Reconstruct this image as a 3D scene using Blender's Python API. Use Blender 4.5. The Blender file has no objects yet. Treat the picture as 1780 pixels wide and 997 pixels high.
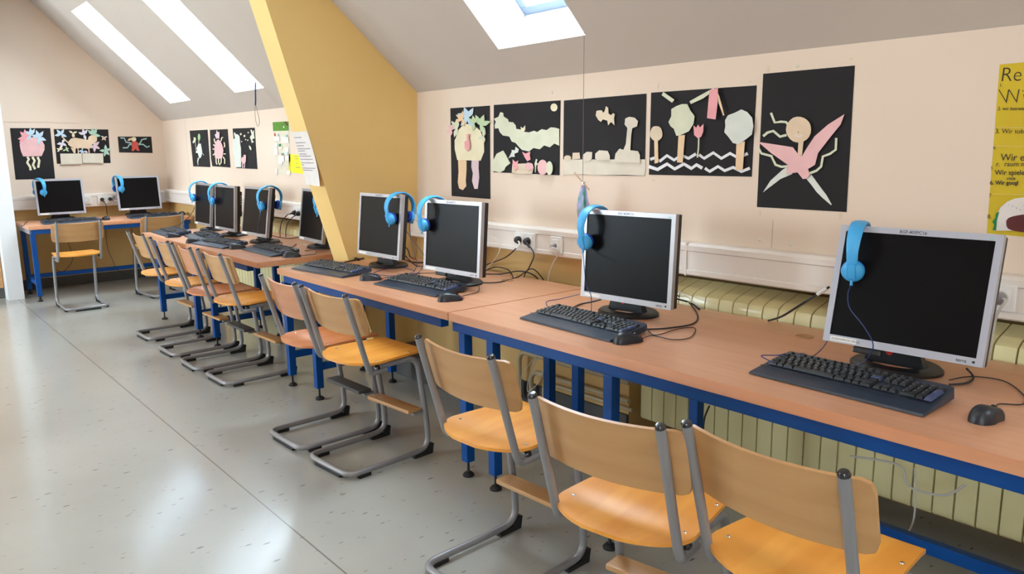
import bpy, bmesh, math, random
from mathutils import Vector, Matrix, noise
random.seed(7)
PI = math.pi
SC = bpy.context.scene
COL = SC.collection

# ------------------------------------------------------------------ camera frame (right, up, forward)
CX, CY, FPX, CAMH = 890.0, 498.5, 1340.0, 1.345
R_ = Vector((-0.6478735785634249, -0.761644187770252, -0.012568111839684277))
U_ = Vector((0.12707728298602577, -0.12433352684600496, 0.9840693767468446))
F_ = Vector((0.7510733588327516, -0.6359554271628058, -0.17734008095707496))
CAM = Vector((0, 0, CAMH))
def ray(x, y): return F_ + R_*((x-CX)/FPX) - U_*((y-CY)/FPX)
def oz(x, y, z):      # measured photo point -> point at height z
    d = ray(x, y); return CAM + d*((z-CAMH)/d.z)
def oy(x, y, Y):      # -> point on the plane Y
    d = ray(x, y); return CAM + d*(Y/d.y)
def ox(x, y, X):
    d = ray(x, y); return CAM + d*(X/d.x)

# ------------------------------------------------------------------ materials
def lin(c):
    c = c/255.0
    return c/12.92 if c <= 0.04045 else ((c+0.055)/1.055)**2.4
def rgb(r, g, b): return (lin(r), lin(g), lin(b), 1.0)
def mat(name, col, rough=0.5, metal=0.0, coat=0.0, spec=0.5, trans=0.0, sheen=0.0):
    m = bpy.data.materials.new(name); m.use_nodes = True
    b = m.node_tree.nodes['Principled BSDF']
    b.inputs['Base Color'].default_value = rgb(*col)
    b.inputs['Roughness'].default_value = rough
    b.inputs['Metallic'].default_value = metal
    b.inputs['Coat Weight'].default_value = coat
    b.inputs['Specular IOR Level'].default_value = spec
    b.inputs['Transmission Weight'].default_value = trans
    return m
def nn(m, t, **kw):
    n = m.node_tree.nodes.new(t)
    for k, v in kw.items(): setattr(n, k, v)
    return n
def link(m, a, b): m.node_tree.links.new(a, b)
def bsdf(m): return m.node_tree.nodes['Principled BSDF']
def ramp(m, stops):
    r = nn(m, 'ShaderNodeValToRGB'); e = r.color_ramp.elements
    while len(e) < len(stops): e.new(0.5)
    for i, (p, c) in enumerate(stops): e[i].position = p; e[i].color = c
    return r
def coords(m, scale=(1, 1, 1), rot=(0, 0, 0), kind='Object'):
    t = nn(m, 'ShaderNodeTexCoord'); mp = nn(m, 'ShaderNodeMapping')
    mp.inputs['Scale'].default_value = scale; mp.inputs['Rotation'].default_value = rot
    link(m, t.outputs[kind], mp.inputs['Vector']); return mp.outputs['Vector']
def noise_mat(name, c1, c2, scale=3.0, rough=0.8, detail=3.0, stretch=(1, 1, 1), bump=0.0, bscale=60.0, **kw):
    m = mat(name, c1, rough, **kw)
    v = coords(m, stretch)
    n = nn(m, 'ShaderNodeTexNoise'); n.inputs['Scale'].default_value = scale; n.inputs['Detail'].default_value = detail
    link(m, v, n.inputs['Vector'])
    r = ramp(m, [(0.32, rgb(*c1)), (0.68, rgb(*c2))])
    link(m, n.outputs['Fac'], r.inputs['Fac']); link(m, r.outputs['Color'], bsdf(m).inputs['Base Color'])
    if bump:
        n2 = nn(m, 'ShaderNodeTexNoise'); n2.inputs['Scale'].default_value = bscale
        link(m, v, n2.inputs['Vector'])
        b = nn(m, 'ShaderNodeBump'); b.inputs['Strength'].default_value = bump; b.inputs['Distance'].default_value = 0.002
        link(m, n2.outputs['Fac'], b.inputs['Height']); link(m, b.outputs['Normal'], bsdf(m).inputs['Normal'])
    return m
def wood_mat(name, c1, c2, grain='X', rough=0.35, coat=0.2, scale=6.0):
    st = {'X': (0.6, 9, 9), 'Y': (9, 0.6, 9), 'Z': (9, 9, 0.6)}[grain]
    m = mat(name, c1, rough, coat=coat); bsdf(m).inputs['Coat Roughness'].default_value = 0.25
    v = coords(m, st)
    n = nn(m, 'ShaderNodeTexNoise'); n.inputs['Scale'].default_value = scale; n.inputs['Detail'].default_value = 6; n.inputs['Distortion'].default_value = 0.6
    link(m, v, n.inputs['Vector'])
    r = ramp(m, [(0.35, rgb(*c1)), (0.65, rgb(*c2))])
    link(m, n.outputs['Fac'], r.inputs['Fac']); link(m, r.outputs['Color'], bsdf(m).inputs['Base Color'])
    return m

M = {}
M['wall'] = noise_mat('cream_wall_paint', (229, 208, 188), (224, 203, 183), 1.2, 0.75, bump=0.15, bscale=90)
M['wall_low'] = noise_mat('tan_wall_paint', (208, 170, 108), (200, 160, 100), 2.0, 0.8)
M['niche'] = noise_mat('shaded_niche_paint', (150, 120, 70), (138, 110, 66), 3.0, 0.85)  # tan wall paint darkened, the shade of the recess is in the colour
M['ceiling'] = noise_mat('ceiling_paint', (196, 184, 172), (190, 178, 167), 1.5, 0.9)
M['white'] = mat('white_paint', (225, 226, 228), 0.5)
M['frame'] = mat('grey_blue_window_frame', (138, 150, 168), 0.5)
M['pillar'] = noise_mat('yellow_pillar_paint', (240, 204, 132), (235, 198, 126), 1.6, 0.7, bump=0.1)
M['skirting'] = mat('dark_grey_skirting', (74, 72, 70), 0.6)
M['trunk'] = mat('white_plastic_trunking', (232, 222, 212), 0.4)
M['socket'] = mat('white_socket_plastic', (238, 234, 228), 0.3)
M['blue'] = noise_mat('blue_enamel', (3, 70, 140), (2, 63, 130), 5, 0.42, spec=0.25)
M['beech'] = wood_mat('beech_laminate', (210, 152, 116), (202, 143, 107), 'X', 0.32, 0.25, 3.0)
M['beech_end'] = wood_mat('beech_edge', (208, 148, 108), (190, 130, 90), 'X', 0.35, 0.2, 4.0)
M['backrest'] = wood_mat('beech_ply_backrest', (190, 144, 94), (180, 133, 84), 'X', 0.4, 0.2, 2.0)
M['seat'] = wood_mat('lacquered_ply_seat', (232, 160, 66), (220, 144, 52), 'Y', 0.36, 0.2, 2.0)
M['backrest_red'] = wood_mat('reddish_ply_backrest', (200, 138, 98), (190, 126, 88), 'X', 0.4, 0.2, 2.0)
M['seat_red'] = wood_mat('reddish_ply_seat', (206, 128, 74), (196, 116, 64), 'Y', 0.3, 0.35, 2.0)
M['tube'] = mat('grey_powder_coat', (140, 138, 140), 0.38, 0.3)
M['cap'] = mat('black_end_cap', (24, 24, 30), 0.25, coat=0.5)
M['rubber'] = mat('black_rubber', (26, 26, 27), 0.6)
M['screw'] = mat('steel_screw', (210, 208, 205), 0.25, 1.0)
M['silver'] = mat('silver_bezel', (178, 175, 178), 0.35, 0.5)
M['silver_light'] = mat('lit_silver_bezel', (184, 186, 198), 0.32, 0.25)  # lighter copy of the silver bezel, with reflected light put into the colour
M['screen'] = mat('dark_lcd_screen', (10, 9, 11), 0.34, spec=0.14)
M['black'] = mat('black_plastic', (28, 27, 29), 0.42)
M['kb'] = mat('black_keyboard_plastic', (44, 53, 68), 0.36)
M['mouse'] = mat('black_mouse_plastic', (33, 35, 43), 0.38)
M['key'] = mat('black_key', (26, 28, 33), 0.42)
M['key_blue'] = mat('blue_grey_key', (68, 76, 112), 0.42)
M['legend'] = mat('white_key_print', (205, 212, 215), 0.5)
M['red'] = mat('red_plastic', (190, 40, 30), 0.4)
M['hp'] = mat('light_blue_rubber', (70, 172, 232), 0.42)
M['hp_dark'] = mat('dark_blue_foam', (16, 62, 158), 0.75)
M['cable'] = mat('black_cable', (26, 26, 30), 0.5)
M['cable_blue'] = mat('navy_cable', (36, 52, 110), 0.5)
M['cable_white'] = mat('white_cable', (205, 200, 192), 0.5)
M['radiator'] = noise_mat('cream_radiator_enamel', (234, 221, 168), (226, 212, 158), 4, 0.35, coat=0.2)
M['radiator_front'] = noise_mat('grey_radiator_enamel', (190, 184, 158), (176, 170, 146), 6, 0.45, stretch=(14, 1, 0.5))
M['pipe'] = mat('pipe_enamel', (186, 168, 132), 0.5)
M['paper_black'] = noise_mat('black_paper', (27, 23, 25), (23, 20, 22), 3, 0.85)
m = M['glass'] = bpy.data.materials.new('window_glass'); m.use_nodes = True
_nt = m.node_tree; _nt.nodes.clear(); _o = _nt.nodes.new('ShaderNodeOutputMaterial'); _t = _nt.nodes.new('ShaderNodeBsdfTransparent'); _g = _nt.nodes.new('ShaderNodeBsdfGlossy'); _x = _nt.nodes.new('ShaderNodeMixShader')
_g.inputs['Roughness'].default_value = 0.03; _t.inputs['Color'].default_value = (.94, .97, .98, 1)
_x.inputs[0].default_value = 0.05; _nt.links.new(_t.outputs[0], _x.inputs[1]); _nt.links.new(_g.outputs[0], _x.inputs[2]); _nt.links.new(_x.outputs[0], _o.inputs[0])
M['lamp'] = mat('added_lamp_housing', (230, 230, 230), 0.4)
m = M['added_lamp_glow'] = mat('added_lamp_diffuser', (255, 245, 230), 0.4)  # glow of the ceiling lamps added as fill light
bsdf(m).inputs['Emission Color'].default_value = (1.0, 0.88, 0.74, 1); bsdf(m).inputs['Emission Strength'].default_value = 16.0
def paper(name, c, c2=None):
    c = tuple(int(q+(255-q)*.30) if name.startswith('p_') and name not in ('p_lettuce', 'p_scrib', 'p_red', 'p_head', 'p_grey') else q for q in c); m = noise_mat('paper_'+name, c, c2 or tuple(max(0, q-9) for q in c), 14, 0.85); M[name] = m; return m
for n_, c_ in dict(p_cream=(232, 216, 168), p_tan=(212, 184, 146), p_green=(206, 206, 168), p_leaf=(168, 194, 134), p_pink=(230, 160, 158), p_hot=(232, 130, 134),
    p_lilac=(214, 176, 186), p_blue=(176, 206, 226), p_teal=(120, 176, 170), p_white=(232, 228, 232), p_orange=(232, 184, 128), p_pale=(208, 212, 198), p_sand=(210, 194, 168),
    p_red=(206, 92, 80), p_mint=(150, 196, 166), p_lav=(222, 210, 226), p_bright=(128, 176, 92), p_grey=(150, 146, 150), p_bread=(216, 200, 190), p_lettuce=(24, 128, 70),
    p_scrib=(96, 44, 42), p_head=(92, 138, 48), p_card=(226, 214, 200), p_board=(206, 190, 158), p_sheet=(226, 216, 208), p_skin=(218, 182, 138)).items(): paper(n_, c_)
M['yellow'] = noise_mat('yellow_poster_paper', (208, 178, 24), (198, 168, 18), 5, 0.7)
M['yellow_note'] = mat('neon_yellow_paper', (242, 226, 40), 0.7)
M['ink'] = mat('dark_ink', (52, 44, 40), 0.8)
M['ink_light'] = mat('grey_print', (140, 130, 136), 0.8)
M['peg'] = mat('wooden_peg', (170, 130, 100), 0.6)
M['string'] = mat('grey_string', (120, 105, 92), 0.7)
M['hole'] = mat('grommet_plastic', (168, 120, 78), 0.5)
# dyed cloth
m = M['cloth'] = mat('dyed_cloth', (170, 150, 190), 0.85)
v = coords(m, (22, 22, 14)); n = nn(m, 'ShaderNodeTexNoise'); n.inputs['Scale'].default_value = 1.3; n.inputs['Detail'].default_value = 1
link(m, v, n.inputs['Vector'])
r = ramp(m, [(0.3, rgb(56, 66, 160)), (0.42, rgb(140, 120, 185)), (0.50, rgb(205, 165, 195)), (0.60, rgb(175, 175, 215)), (0.78, rgb(90, 160, 150))])
link(m, n.outputs['Fac'], r.inputs['Fac']); link(m, r.outputs['Color'], bsdf(m).inputs['Base Color'])
# vinyl floor: mottled grey-green, short dark and pale flecks, welded seams, polished
m = M['floor'] = mat('polished_vinyl_floor', (165, 160, 148), 0.24, spec=0.5, coat=0.75); bsdf(m).inputs['Coat Roughness'].default_value = 0.14
v = coords(m)
n1 = nn(m, 'ShaderNodeTexNoise'); n1.inputs['Scale'].default_value = 1.1; n1.inputs['Detail'].default_value = 7; n1.inputs['Roughness'].default_value = 0.62; link(m, v, n1.inputs['Vector'])
r1 = ramp(m, [(0.3, rgb(158, 157, 149)), (0.7, rgb(174, 173, 166))]); link(m, n1.outputs['Fac'], r1.inputs['Fac'])
def flecks(scale, rot, lo, hi):
    vv = coords(m, (scale, scale*0.3, scale), (0, 0, rot))
    vo = nn(m, 'ShaderNodeTexVoronoi'); vo.inputs['Scale'].default_value = 1.0; link(m, vv, vo.inputs['Vector'])
    rr = ramp(m, [(lo, (1, 1, 1, 1)), (hi, (0, 0, 0, 1))]); link(m, vo.outputs['Distance'], rr.inputs['Fac'])
    w = nn(m, 'ShaderNodeTexWhiteNoise', noise_dimensions='3D'); link(m, vo.outputs['Position'], w.inputs['Vector'])
    g = nn(m, 'ShaderNodeMath', operation='GREATER_THAN'); link(m, w.outputs['Value'], g.inputs[0]); g.inputs[1].default_value = 0.38
    mu = nn(m, 'ShaderNodeMath', operation='MULTIPLY'); link(m, rr.outputs['Color'], mu.inputs[0]); link(m, g.outputs[0], mu.inputs[1])
    return mu.outputs[0]
def mixc(fac, a, col):
    x = nn(m, 'ShaderNodeMix', data_type='RGBA'); link(m, fac, x.inputs[0]); link(m, a, x.inputs[6]); x.inputs[7].default_value = col; return x.outputs[2]
c = mixc(flecks(24, 0.9, 0.07, 0.12), r1.outputs['Color'], rgb(84, 80, 74))
c = mixc(flecks(30, -0.5, 0.06, 0.11), c, rgb(108, 102, 92))
c = mixc(flecks(38, 1.4, 0.06, 0.10), c, rgb(128, 122, 110))
sep = nn(m, 'ShaderNodeSeparateXYZ'); t = nn(m, 'ShaderNodeTexCoord'); link(m, t.outputs['Object'], sep.inputs[0])
def seam(out, off, period, width):
    a = nn(m, 'ShaderNodeMath', operation='ADD'); link(m, out, a.inputs[0]); a.inputs[1].default_value = off
    b = nn(m, 'ShaderNodeMath', operation='PINGPONG'); link(m, a.outputs[0], b.inputs[0]); b.inputs[1].default_value = period/2
    d = nn(m, 'ShaderNodeMath', operation='LESS_THAN'); link(m, b.outputs[0], d.inputs[0]); d.inputs[1].default_value = width/2
    return d.outputs[0]
c = mixc(seam(sep.outputs['Y'], 1.06+20, 2.0, 0.006), c, rgb(112, 106, 96))
link(m, c, bsdf(m).inputs['Base Color'])
n3 = nn(m, 'ShaderNodeTexNoise'); n3.inputs['Scale'].default_value = 2.2; n3.inputs['Detail'].default_value = 5; link(m, v, n3.inputs['Vector'])
mr = nn(m, 'ShaderNodeMapRange'); mr.inputs['To Min'].default_value = 0.30; mr.inputs['To Max'].default_value = 0.42
link(m, n3.outputs['Fac'], mr.inputs['Value']); link(m, mr.outputs[0], bsdf(m).inputs['Roughness'])
bp = nn(m, 'ShaderNodeBump'); bp.inputs['Strength'].default_value = 0.08; bp.inputs['Distance'].default_value = 0.006
n4 = nn(m, 'ShaderNodeTexNoise'); n4.inputs['Scale'].default_value = 2.0; n4.inputs['Detail'].default_value = 2; link(m, v, n4.inputs['Vector'])
link(m, n4.outputs['Fac'], bp.inputs['Height']); link(m, bp.outputs['Normal'], bsdf(m).inputs['Normal'])

# ------------------------------------------------------------------ mesh helpers
def obj(name, bm, material, parent=None, smooth=False, loc=None):
    bmesh.ops.recalc_face_normals(bm, faces=bm.faces)
    me = bpy.data.meshes.new(name); bm.to_mesh(me); bm.free()
    mats = material if isinstance(material, (list, tuple)) else [material]
    for q in mats: me.materials.append(q)
    if smooth:
        for p in me.polygons: p.use_smooth = True
        try: me.set_sharp_from_angle(angle=math.radians(40))
        except Exception: pass
    o = bpy.data.objects.new(name, me); COL.objects.link(o)
    if parent: o.parent = parent
    if loc: o.location = loc
    return o
def thing(name, label, cat, loc=(0, 0, 0), rot=0, group=None, euler=None):
    o = bpy.data.objects.new(name, None); COL.objects.link(o)
    o.empty_display_size = 0.05
    o.location = loc; o.rotation_euler = euler or (0, 0, rot)
    o['label'] = label; o['category'] = cat
    if group: o['group'] = group
    return o
def tag(o, label, cat, group=None):
    o['label'] = label; o['category'] = cat
    if group: o['group'] = group
    return o
def struct(name, bm, m, smooth=False):
    o = obj(name, bm, m, smooth=smooth); o['kind'] = 'structure'; return o
def copy_tree(o, parent=None):
    c = o.copy(); COL.objects.link(c); c.parent = parent
    for ch in list(o.children): copy_tree(ch, c)
    return c
def box(bm, x0, x1, y0, y1, z0, z1, bev=0.0, mi=0, mx=None):
    vs = [bm.verts.new((x, y, z)) for x in (x0, x1) for y in (y0, y1) for z in (z0, z1)]
    F = [(0, 1, 3, 2), (4, 6, 7, 5), (0, 4, 5, 1), (2, 3, 7, 6), (0, 2, 6, 4), (1, 5, 7, 3)]
    fs = [bm.faces.new([vs[i] for i in f]) for f in F]
    for f in fs: f.material_index = mi
    if bev:
        es = list({e for f in fs for e in f.edges})
        r = bmesh.ops.bevel(bm, geom=es, offset=bev, segments=2, profile=0.6, affect='EDGES')
        vs = list({v for f in r['faces'] for v in f.verts} | {v for v in vs if v.is_valid})
    if mx is not None: bmesh.ops.transform(bm, matrix=mx, verts=[v for v in vs if v.is_valid])
    return vs
def B(): return bmesh.new()
def boxm(*a, **k):
    bm = B(); box(bm, *a, **k); return bm
def prism(bm, pts, h, axis_fn, mi=0):
    """pts 2-D outline; axis_fn(u, v, w) -> 3-D; thickness h along w."""
    lo = [bm.verts.new(axis_fn(u, v, 0)) for u, v in pts]; hi = [bm.verts.new(axis_fn(u, v, h)) for u, v in pts]
    n = len(pts); fs = []
    fs.append(bm.faces.new(lo)); fs.append(bm.faces.new(hi[::-1]))
    for i in range(n): fs.append(bm.faces.new((lo[i], hi[i], hi[(i+1) % n], lo[(i+1) % n])))
    for f in fs: f.material_index = mi
    return lo+hi
def fillet(pts, rad, seg=6):
    pts = [Vector(p) for p in pts]; out = [pts[0]]
    for i in range(1, len(pts)-1):
        a, b, c = pts[i-1], pts[i], pts[i+1]
        r = rad[i] if isinstance(rad, (list, tuple)) else rad
        d1 = (a-b); d2 = (c-b); r = min(r, d1.length*0.49, d2.length*0.49)
        p0 = b+d1.normalized()*r; p1 = b+d2.normalized()*r
        for k in range(seg+1):
            t = k/seg; out.append(p0*(1-t)**2 + b*2*t*(1-t) + p1*t*t)
    out.append(pts[-1]); return out
def spline(pts, seg=8):
    pts = [Vector(p) for p in pts]; out = []
    n = len(pts)
    for i in range(n-1):
        p0, p1, p2, p3 = pts[max(i-1, 0)], pts[i], pts[i+1], pts[min(i+2, n-1)]
        for k in range(seg):
            t = k/seg
            out.append(0.5*((2*p1)+(p2-p0)*t+(2*p0-5*p1+4*p2-p3)*t*t+(3*p1-p0-3*p2+p3)*t**3))
    out.append(pts[-1]); return out
def tube(bm, path, rad, seg=10, caps=True, rect=None, mi=0):
    """sweep a circle (or rect=(w,h) section) along path with parallel transport"""
    path = [Vector(p) for p in path]
    clean = [path[0]]
    for p in path[1:]:
        if (p-clean[-1]).length > 1e-5: clean.append(p)
    path = clean; n = len(path); rings = []
    T = [(path[min(i+1, n-1)]-path[max(i-1, 0)]).normalized() for i in range(n)]
    up = Vector((0, 0, 1)) if abs(T[0].z) < 0.9 else Vector((1, 0, 0))
    nrm = (up-T[0]*up.dot(T[0])).normalized()
    for i, p in enumerate(path):
        nrm = (nrm-T[i]*nrm.dot(T[i])).normalized(); bi = T[i].cross(nrm)
        r = rad(i/(n-1)) if callable(rad) else rad
        if rect:
            w, h = rect(i/(n-1)) if callable(rect) else rect
            ring = [bm.verts.new(p+bi*a*w/2+nrm*b*h/2) for a, b in ((-1, -.6), (-.85, -1), (.85, -1), (1, -.6), (1, .6), (.85, 1), (-.85, 1), (-1, .6))]
        else:
            ring = [bm.verts.new(p+nrm*math.cos(2*PI*k/seg)*r+bi*math.sin(2*PI*k/seg)*r) for k in range(seg)]
        rings.append(ring)
    m_ = len(rings[0])
    for a, b in zip(rings, rings[1:]):
        for k in range(m_):
            f = bm.faces.new((a[k], a[(k+1) % m_], b[(k+1) % m_], b[k])); f.material_index = mi
    if caps:
        bm.faces.new(rings[0][::-1]).material_index = mi; bm.faces.new(rings[-1]).material_index = mi
    return rings
def tubem(path, rad, seg=10, **k):
    bm = B(); tube(bm, path, rad, seg, **k); return bm
def lathe(bm, prof, seg=24, center=(0, 0, 0), axis='Z', sx=1, sy=1):
    """prof = [(r, z)...]; closed with fans where r == 0"""
    c = Vector(center); rings = []
    def pt(x, y, z):
        if axis == 'Z': return c+Vector((x, y, z))
        if axis == 'Y': return c+Vector((x, z, y))
        return c+Vector((z, x, y))
    for r, z in prof:
        if r < 1e-6: rings.append([bm.verts.new(pt(0, 0, z))])
        else: rings.append([bm.verts.new(pt(sx*r*math.cos(2*PI*k/seg), sy*r*math.sin(2*PI*k/seg), z)) for k in range(seg)])
    for a, b in zip(rings, rings[1:]):
        for k in range(seg):
            k2 = (k+1) % seg
            if len(a) == 1 and len(b) == 1: continue
            if len(a) == 1: bm.faces.new((a[0], b[k], b[k2]))
            elif len(b) == 1: bm.faces.new((a[k], b[0], a[k2]))
            else: bm.faces.new((a[k], b[k], b[k2], a[k2]))
def lathem(prof, **k):
    bm = B(); lathe(bm, prof, **k); return bm
_fontcache = {}
def text_bm(s, size, fn, bm=None, thick=0.0, align='LEFT', mi=0, shear=0.0, offset=0.0):
    """text outline mesh mapped by fn(u, v) -> 3-D point"""
    key = (s, shear, thick, align)
    if key not in _fontcache:
        cu = bpy.data.curves.new('t', 'FONT'); cu.body = s; cu.size = 1.0; cu.align_x = align; cu.shear = shear; cu.resolution_u = 3; cu.offset = thick
        o = bpy.data.objects.new('t', cu); COL.objects.link(o)
        bpy.context.view_layer.update()
        me = bpy.data.meshes.new_from_object(o.evaluated_get(bpy.context.evaluated_depsgraph_get()))
        _fontcache[key] = ([tuple(v_.co) for v_ in me.vertices], [tuple(p.vertices) for p in me.polygons])
        bpy.data.objects.remove(o); bpy.data.curves.remove(cu); bpy.data.meshes.remove(me)
    vs, ps = _fontcache[key]
    bm = bm or B()
    nv = [bm.verts.new(fn(x*size, y*size)) for x, y, z in vs]
    for p in ps:
        try: bm.faces.new([nv[i] for i in p]).material_index = mi
        except ValueError: pass
    return bm

# ================================================================== ROOM SHELL
WY, BX = -2.66, 9.0           # right wall plane, back wall plane
CZ, SL = 1.68, 1.0            # knee-wall height, slope of the roof
TOP = 3.05                    # flat ceiling
YT = WY+(TOP-CZ)/SL
LY, NX = 3.0, -3.0
struct('floor', boxm(NX-.1, BX+.3, -3.1, LY+.1, -0.1, 0), M['floor'])
# right wall: upper cream part, lower tan part with two radiator niches
struct('wall_right', boxm(NX, BX, -3.0, WY, 0.815, CZ+0.02), M['wall'])
N1, N2 = (0.1, 2.3), (5.45, 7.45)
bm = B()
for a, b in ((NX, N1[0]), (N1[1], N2[0]), (N2[1], BX)): box(bm, a, b, -3.0, WY, 0, 0.815)
struct('wall_right_lower', bm, M['wall_low'])
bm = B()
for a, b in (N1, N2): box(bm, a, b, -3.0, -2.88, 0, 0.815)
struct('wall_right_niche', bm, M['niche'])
# back wall: cream gable over a tan base
def yz(X):
    return lambda u, v, w: Vector((X+w, u, v))
bm = B(); prism(bm, [(WY-.3, 0.8), (WY-.3, CZ-.3), (YT, TOP), (LY, TOP), (LY, 0.8)], 0.2, yz(BX)); struct('wall_back', bm, M['wall'])
struct('wall_back_lower', boxm(BX, BX+.2, WY-.3, LY, 0, 0.8), M['wall_low'])
struct('wall_near', boxm(NX-.2, NX, WY-.3, LY, 0, TOP+.1), M['wall'])
# thin cover strip along the top of the back wall boarding
struct('trim_1', boxm(BX-.006, BX, WY, -1.1, 1.655, 1.668), M['wall'])
for i, (px, py) in enumerate(((325, 250), (1343, 395))):
    p = oy(px, py, WY); struct('trim_%d' % (i+2), boxm(p.x-.002, p.x+.002, WY, WY+.0008, 0.955, (1.66, 1.06)[i]), M['ceiling'])
# sloping ceiling with skylight shafts
SKY = [(7.60, 8.20), (5.90, 6.49), (2.455, 3.05), (-1.2, -0.6)]  # last skylight is added behind the camera for extra daylight
SY0, SY1 = -2.515, -1.72
def sp(x, y, d=0):            # point on the slope, d outward along its normal
    k = 1/math.sqrt(2); return Vector((x, y-d*k, CZ+(y-WY)*SL+d*k))
bm = B()
def q4(a, b, c, d): bm.faces.new([bm.verts.new(v_) for v_ in (a, b, c, d)])
xs = sorted({NX, BX} | {v_ for s in SKY for v_ in s})
for a, b in zip(xs, xs[1:]):
    hole = (a, b) in SKY
    segs = [(WY-.02, SY0), (SY1, YT)] if hole else [(WY-.02, SY0), (SY0, SY1), (SY1, YT)]
    for y0, y1 in segs: q4(sp(a, y0), sp(b, y0), sp(b, y1), sp(a, y1))
for a, b in zip(xs, xs[1:]):      # outer roof skin so no light leaks round the slab
    if (a, b) in SKY:
        segs = [(WY-.3, SY0-.0), (SY1, YT+.2)]
    else: segs = [(WY-.3, YT+.2)]
    for y0, y1 in segs: q4(sp(a, y0, .27), sp(b, y0, .27), sp(b, y1, .27), sp(a, y1, .27))
struct('ceiling', bm, M['ceiling'])
struct('ceiling_flat', boxm(NX, BX+.2, YT-.3, LY+.2, TOP, TOP+.25), M['ceiling'])
for i, (a, b) in enumerate(SKY):
    D = 0.25
    bm = B()
    q4(sp(a, SY0), sp(a, SY1), sp(a, SY1, D+.1), sp(a, SY0, D+.1)); q4(sp(b, SY0), sp(b, SY1), sp(b, SY1, D+.1), sp(b, SY0, D+.1))
    q4(sp(a, SY0), sp(b, SY0), sp(b, SY0, D+.1), sp(a, SY0, D+.1)); q4(sp(a, SY1), sp(b, SY1), sp(b, SY1, D+.1), sp(a, SY1, D+.1))
    w = struct('window_%d' % (i+1), bm, M['white'])
    bm = B(); fw = .045
    mx = Matrix.Translation(sp(a, SY0, D)) @ Matrix.Rotation(PI/4, 4, 'X')
    Ls = (SY1-SY0)*math.sqrt(2); W = b-a
    for bb in ((0, W, 0, fw), (0, W, Ls-fw, Ls), (0, fw, fw, Ls-fw), (W-fw, W, fw, Ls-fw)): box(bm, bb[0], bb[1], bb[2], bb[3], 0, .05, .004, mx=mx)
    obj('window_frame', bm, M['frame'], w)
    bm = B(); box(bm, fw, W-fw, fw, Ls-fw, .02, .028, mx=mx); obj('window_glass', bm, M['glass'], w)
# unseen left wall, with windows added and spaced for the daylight they give
LW = [(-2.6, -1.4), (5.0, 6.4), (7.1, 8.4)]
bm = B(); xs = [NX]+[v_ for s in LW for v_ in s]+[BX]
for a, b in zip(xs, xs[1:]):
    if (a, b) in LW: box(bm, a, b, LY, LY+.25, 0, 0.95); box(bm, a, b, LY, LY+.25, 2.35, TOP+.1)
    else: box(bm, a, b, LY, LY+.25, 0, TOP+.1)
struct('wall_left', bm, M['wall'])
for i, (a, b) in enumerate(LW):
    bm = B()
    for bb in ((a, b, .95, 1.01), (a, b, 2.29, 2.35), (a, a+.06, 1.01, 2.29), (b-.06, b, 1.01, 2.29), ((a+b)/2-.04, (a+b)/2+.04, 1.01, 2.29)):
        box(bm, bb[0], bb[1], LY+.12, LY+.18, bb[2], bb[3])
    w = struct('window_%d' % (i+5), bm, M['white'])  # added for its light, outside the view
    obj('window_glass', boxm(a+.06, b-.06, LY+.145, LY+.152, 1.01, 2.29), M['glass'], w)
# white wall end left of the back desk, wooden door beside it
struct('wall_end', boxm(8.45, BX, -1.115, -0.985, 0, TOP), M['white'])
d = struct('door_1', boxm(8.62, 8.66, -0.98, -0.1, 0.1, 2.1, .003), M['backrest'])
obj('door_plinth', boxm(8.63, 8.65, -0.98, -0.1, 0.0, 0.1), M['skirting'], d)
# skirtings
struct('baseboard_back', boxm(BX-.015, BX, WY, -1.12, 0, .10, .002), M['skirting'])
bm = B()
for a, b in ((NX, N1[0]), (N1[1], 3.95), (4.4, N2[0]), (N2[1], BX-.02)): box(bm, a, b, WY, WY+.015, 0, .10, .002)
struct('baseboard_right', bm, M['skirting'])
# slanted yellow dormer pillar
def pil(w):
    def f(y, z): return Vector((4.062+0.25*(y-WY)-0.06*(z-.7)+w, y, z))
    return f
bm = B(); f0, f1 = pil(0), pil(0.20)
pts = [(WY-.2, 0), (-2.43, 0), (-1.62, 2.87), (WY-.2, 1.63)]
lo = [bm.verts.new(f0(*p)) for p in pts]; hi = [bm.verts.new(f1(*p)) for p in pts]
bm.faces.new(lo); bm.faces.new(hi[::-1])
for i in range(4): bm.faces.new((lo[i], lo[(i+1) % 4], hi[(i+1) % 4], hi[i]))
struct('pillar_slanted', bm, M['pillar'])
# four ceiling lamps added over the aisle, out of view, as fill light
lamp0 = None
for i, (lx, ly) in enumerate(((7.0, -0.2), (4.4, -0.2), (1.8, -0.2), (-0.8, -0.2))):
    t = thing('added_ceiling_lamp', 'long ceiling lamp added above the aisle, out of view, to fill in light', 'lamp', (lx, ly, TOP), 0, 'added ceiling lamps above the aisle')
    obj('added_lamp_housing', boxm(-.65, .65, -.12, .12, -.05, 0, .005), M['lamp'], t)
    obj('added_lamp_diffuser', boxm(-.62, .62, -.10, .10, -.065, -.05, .003), M['added_lamp_glow'], t)

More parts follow.
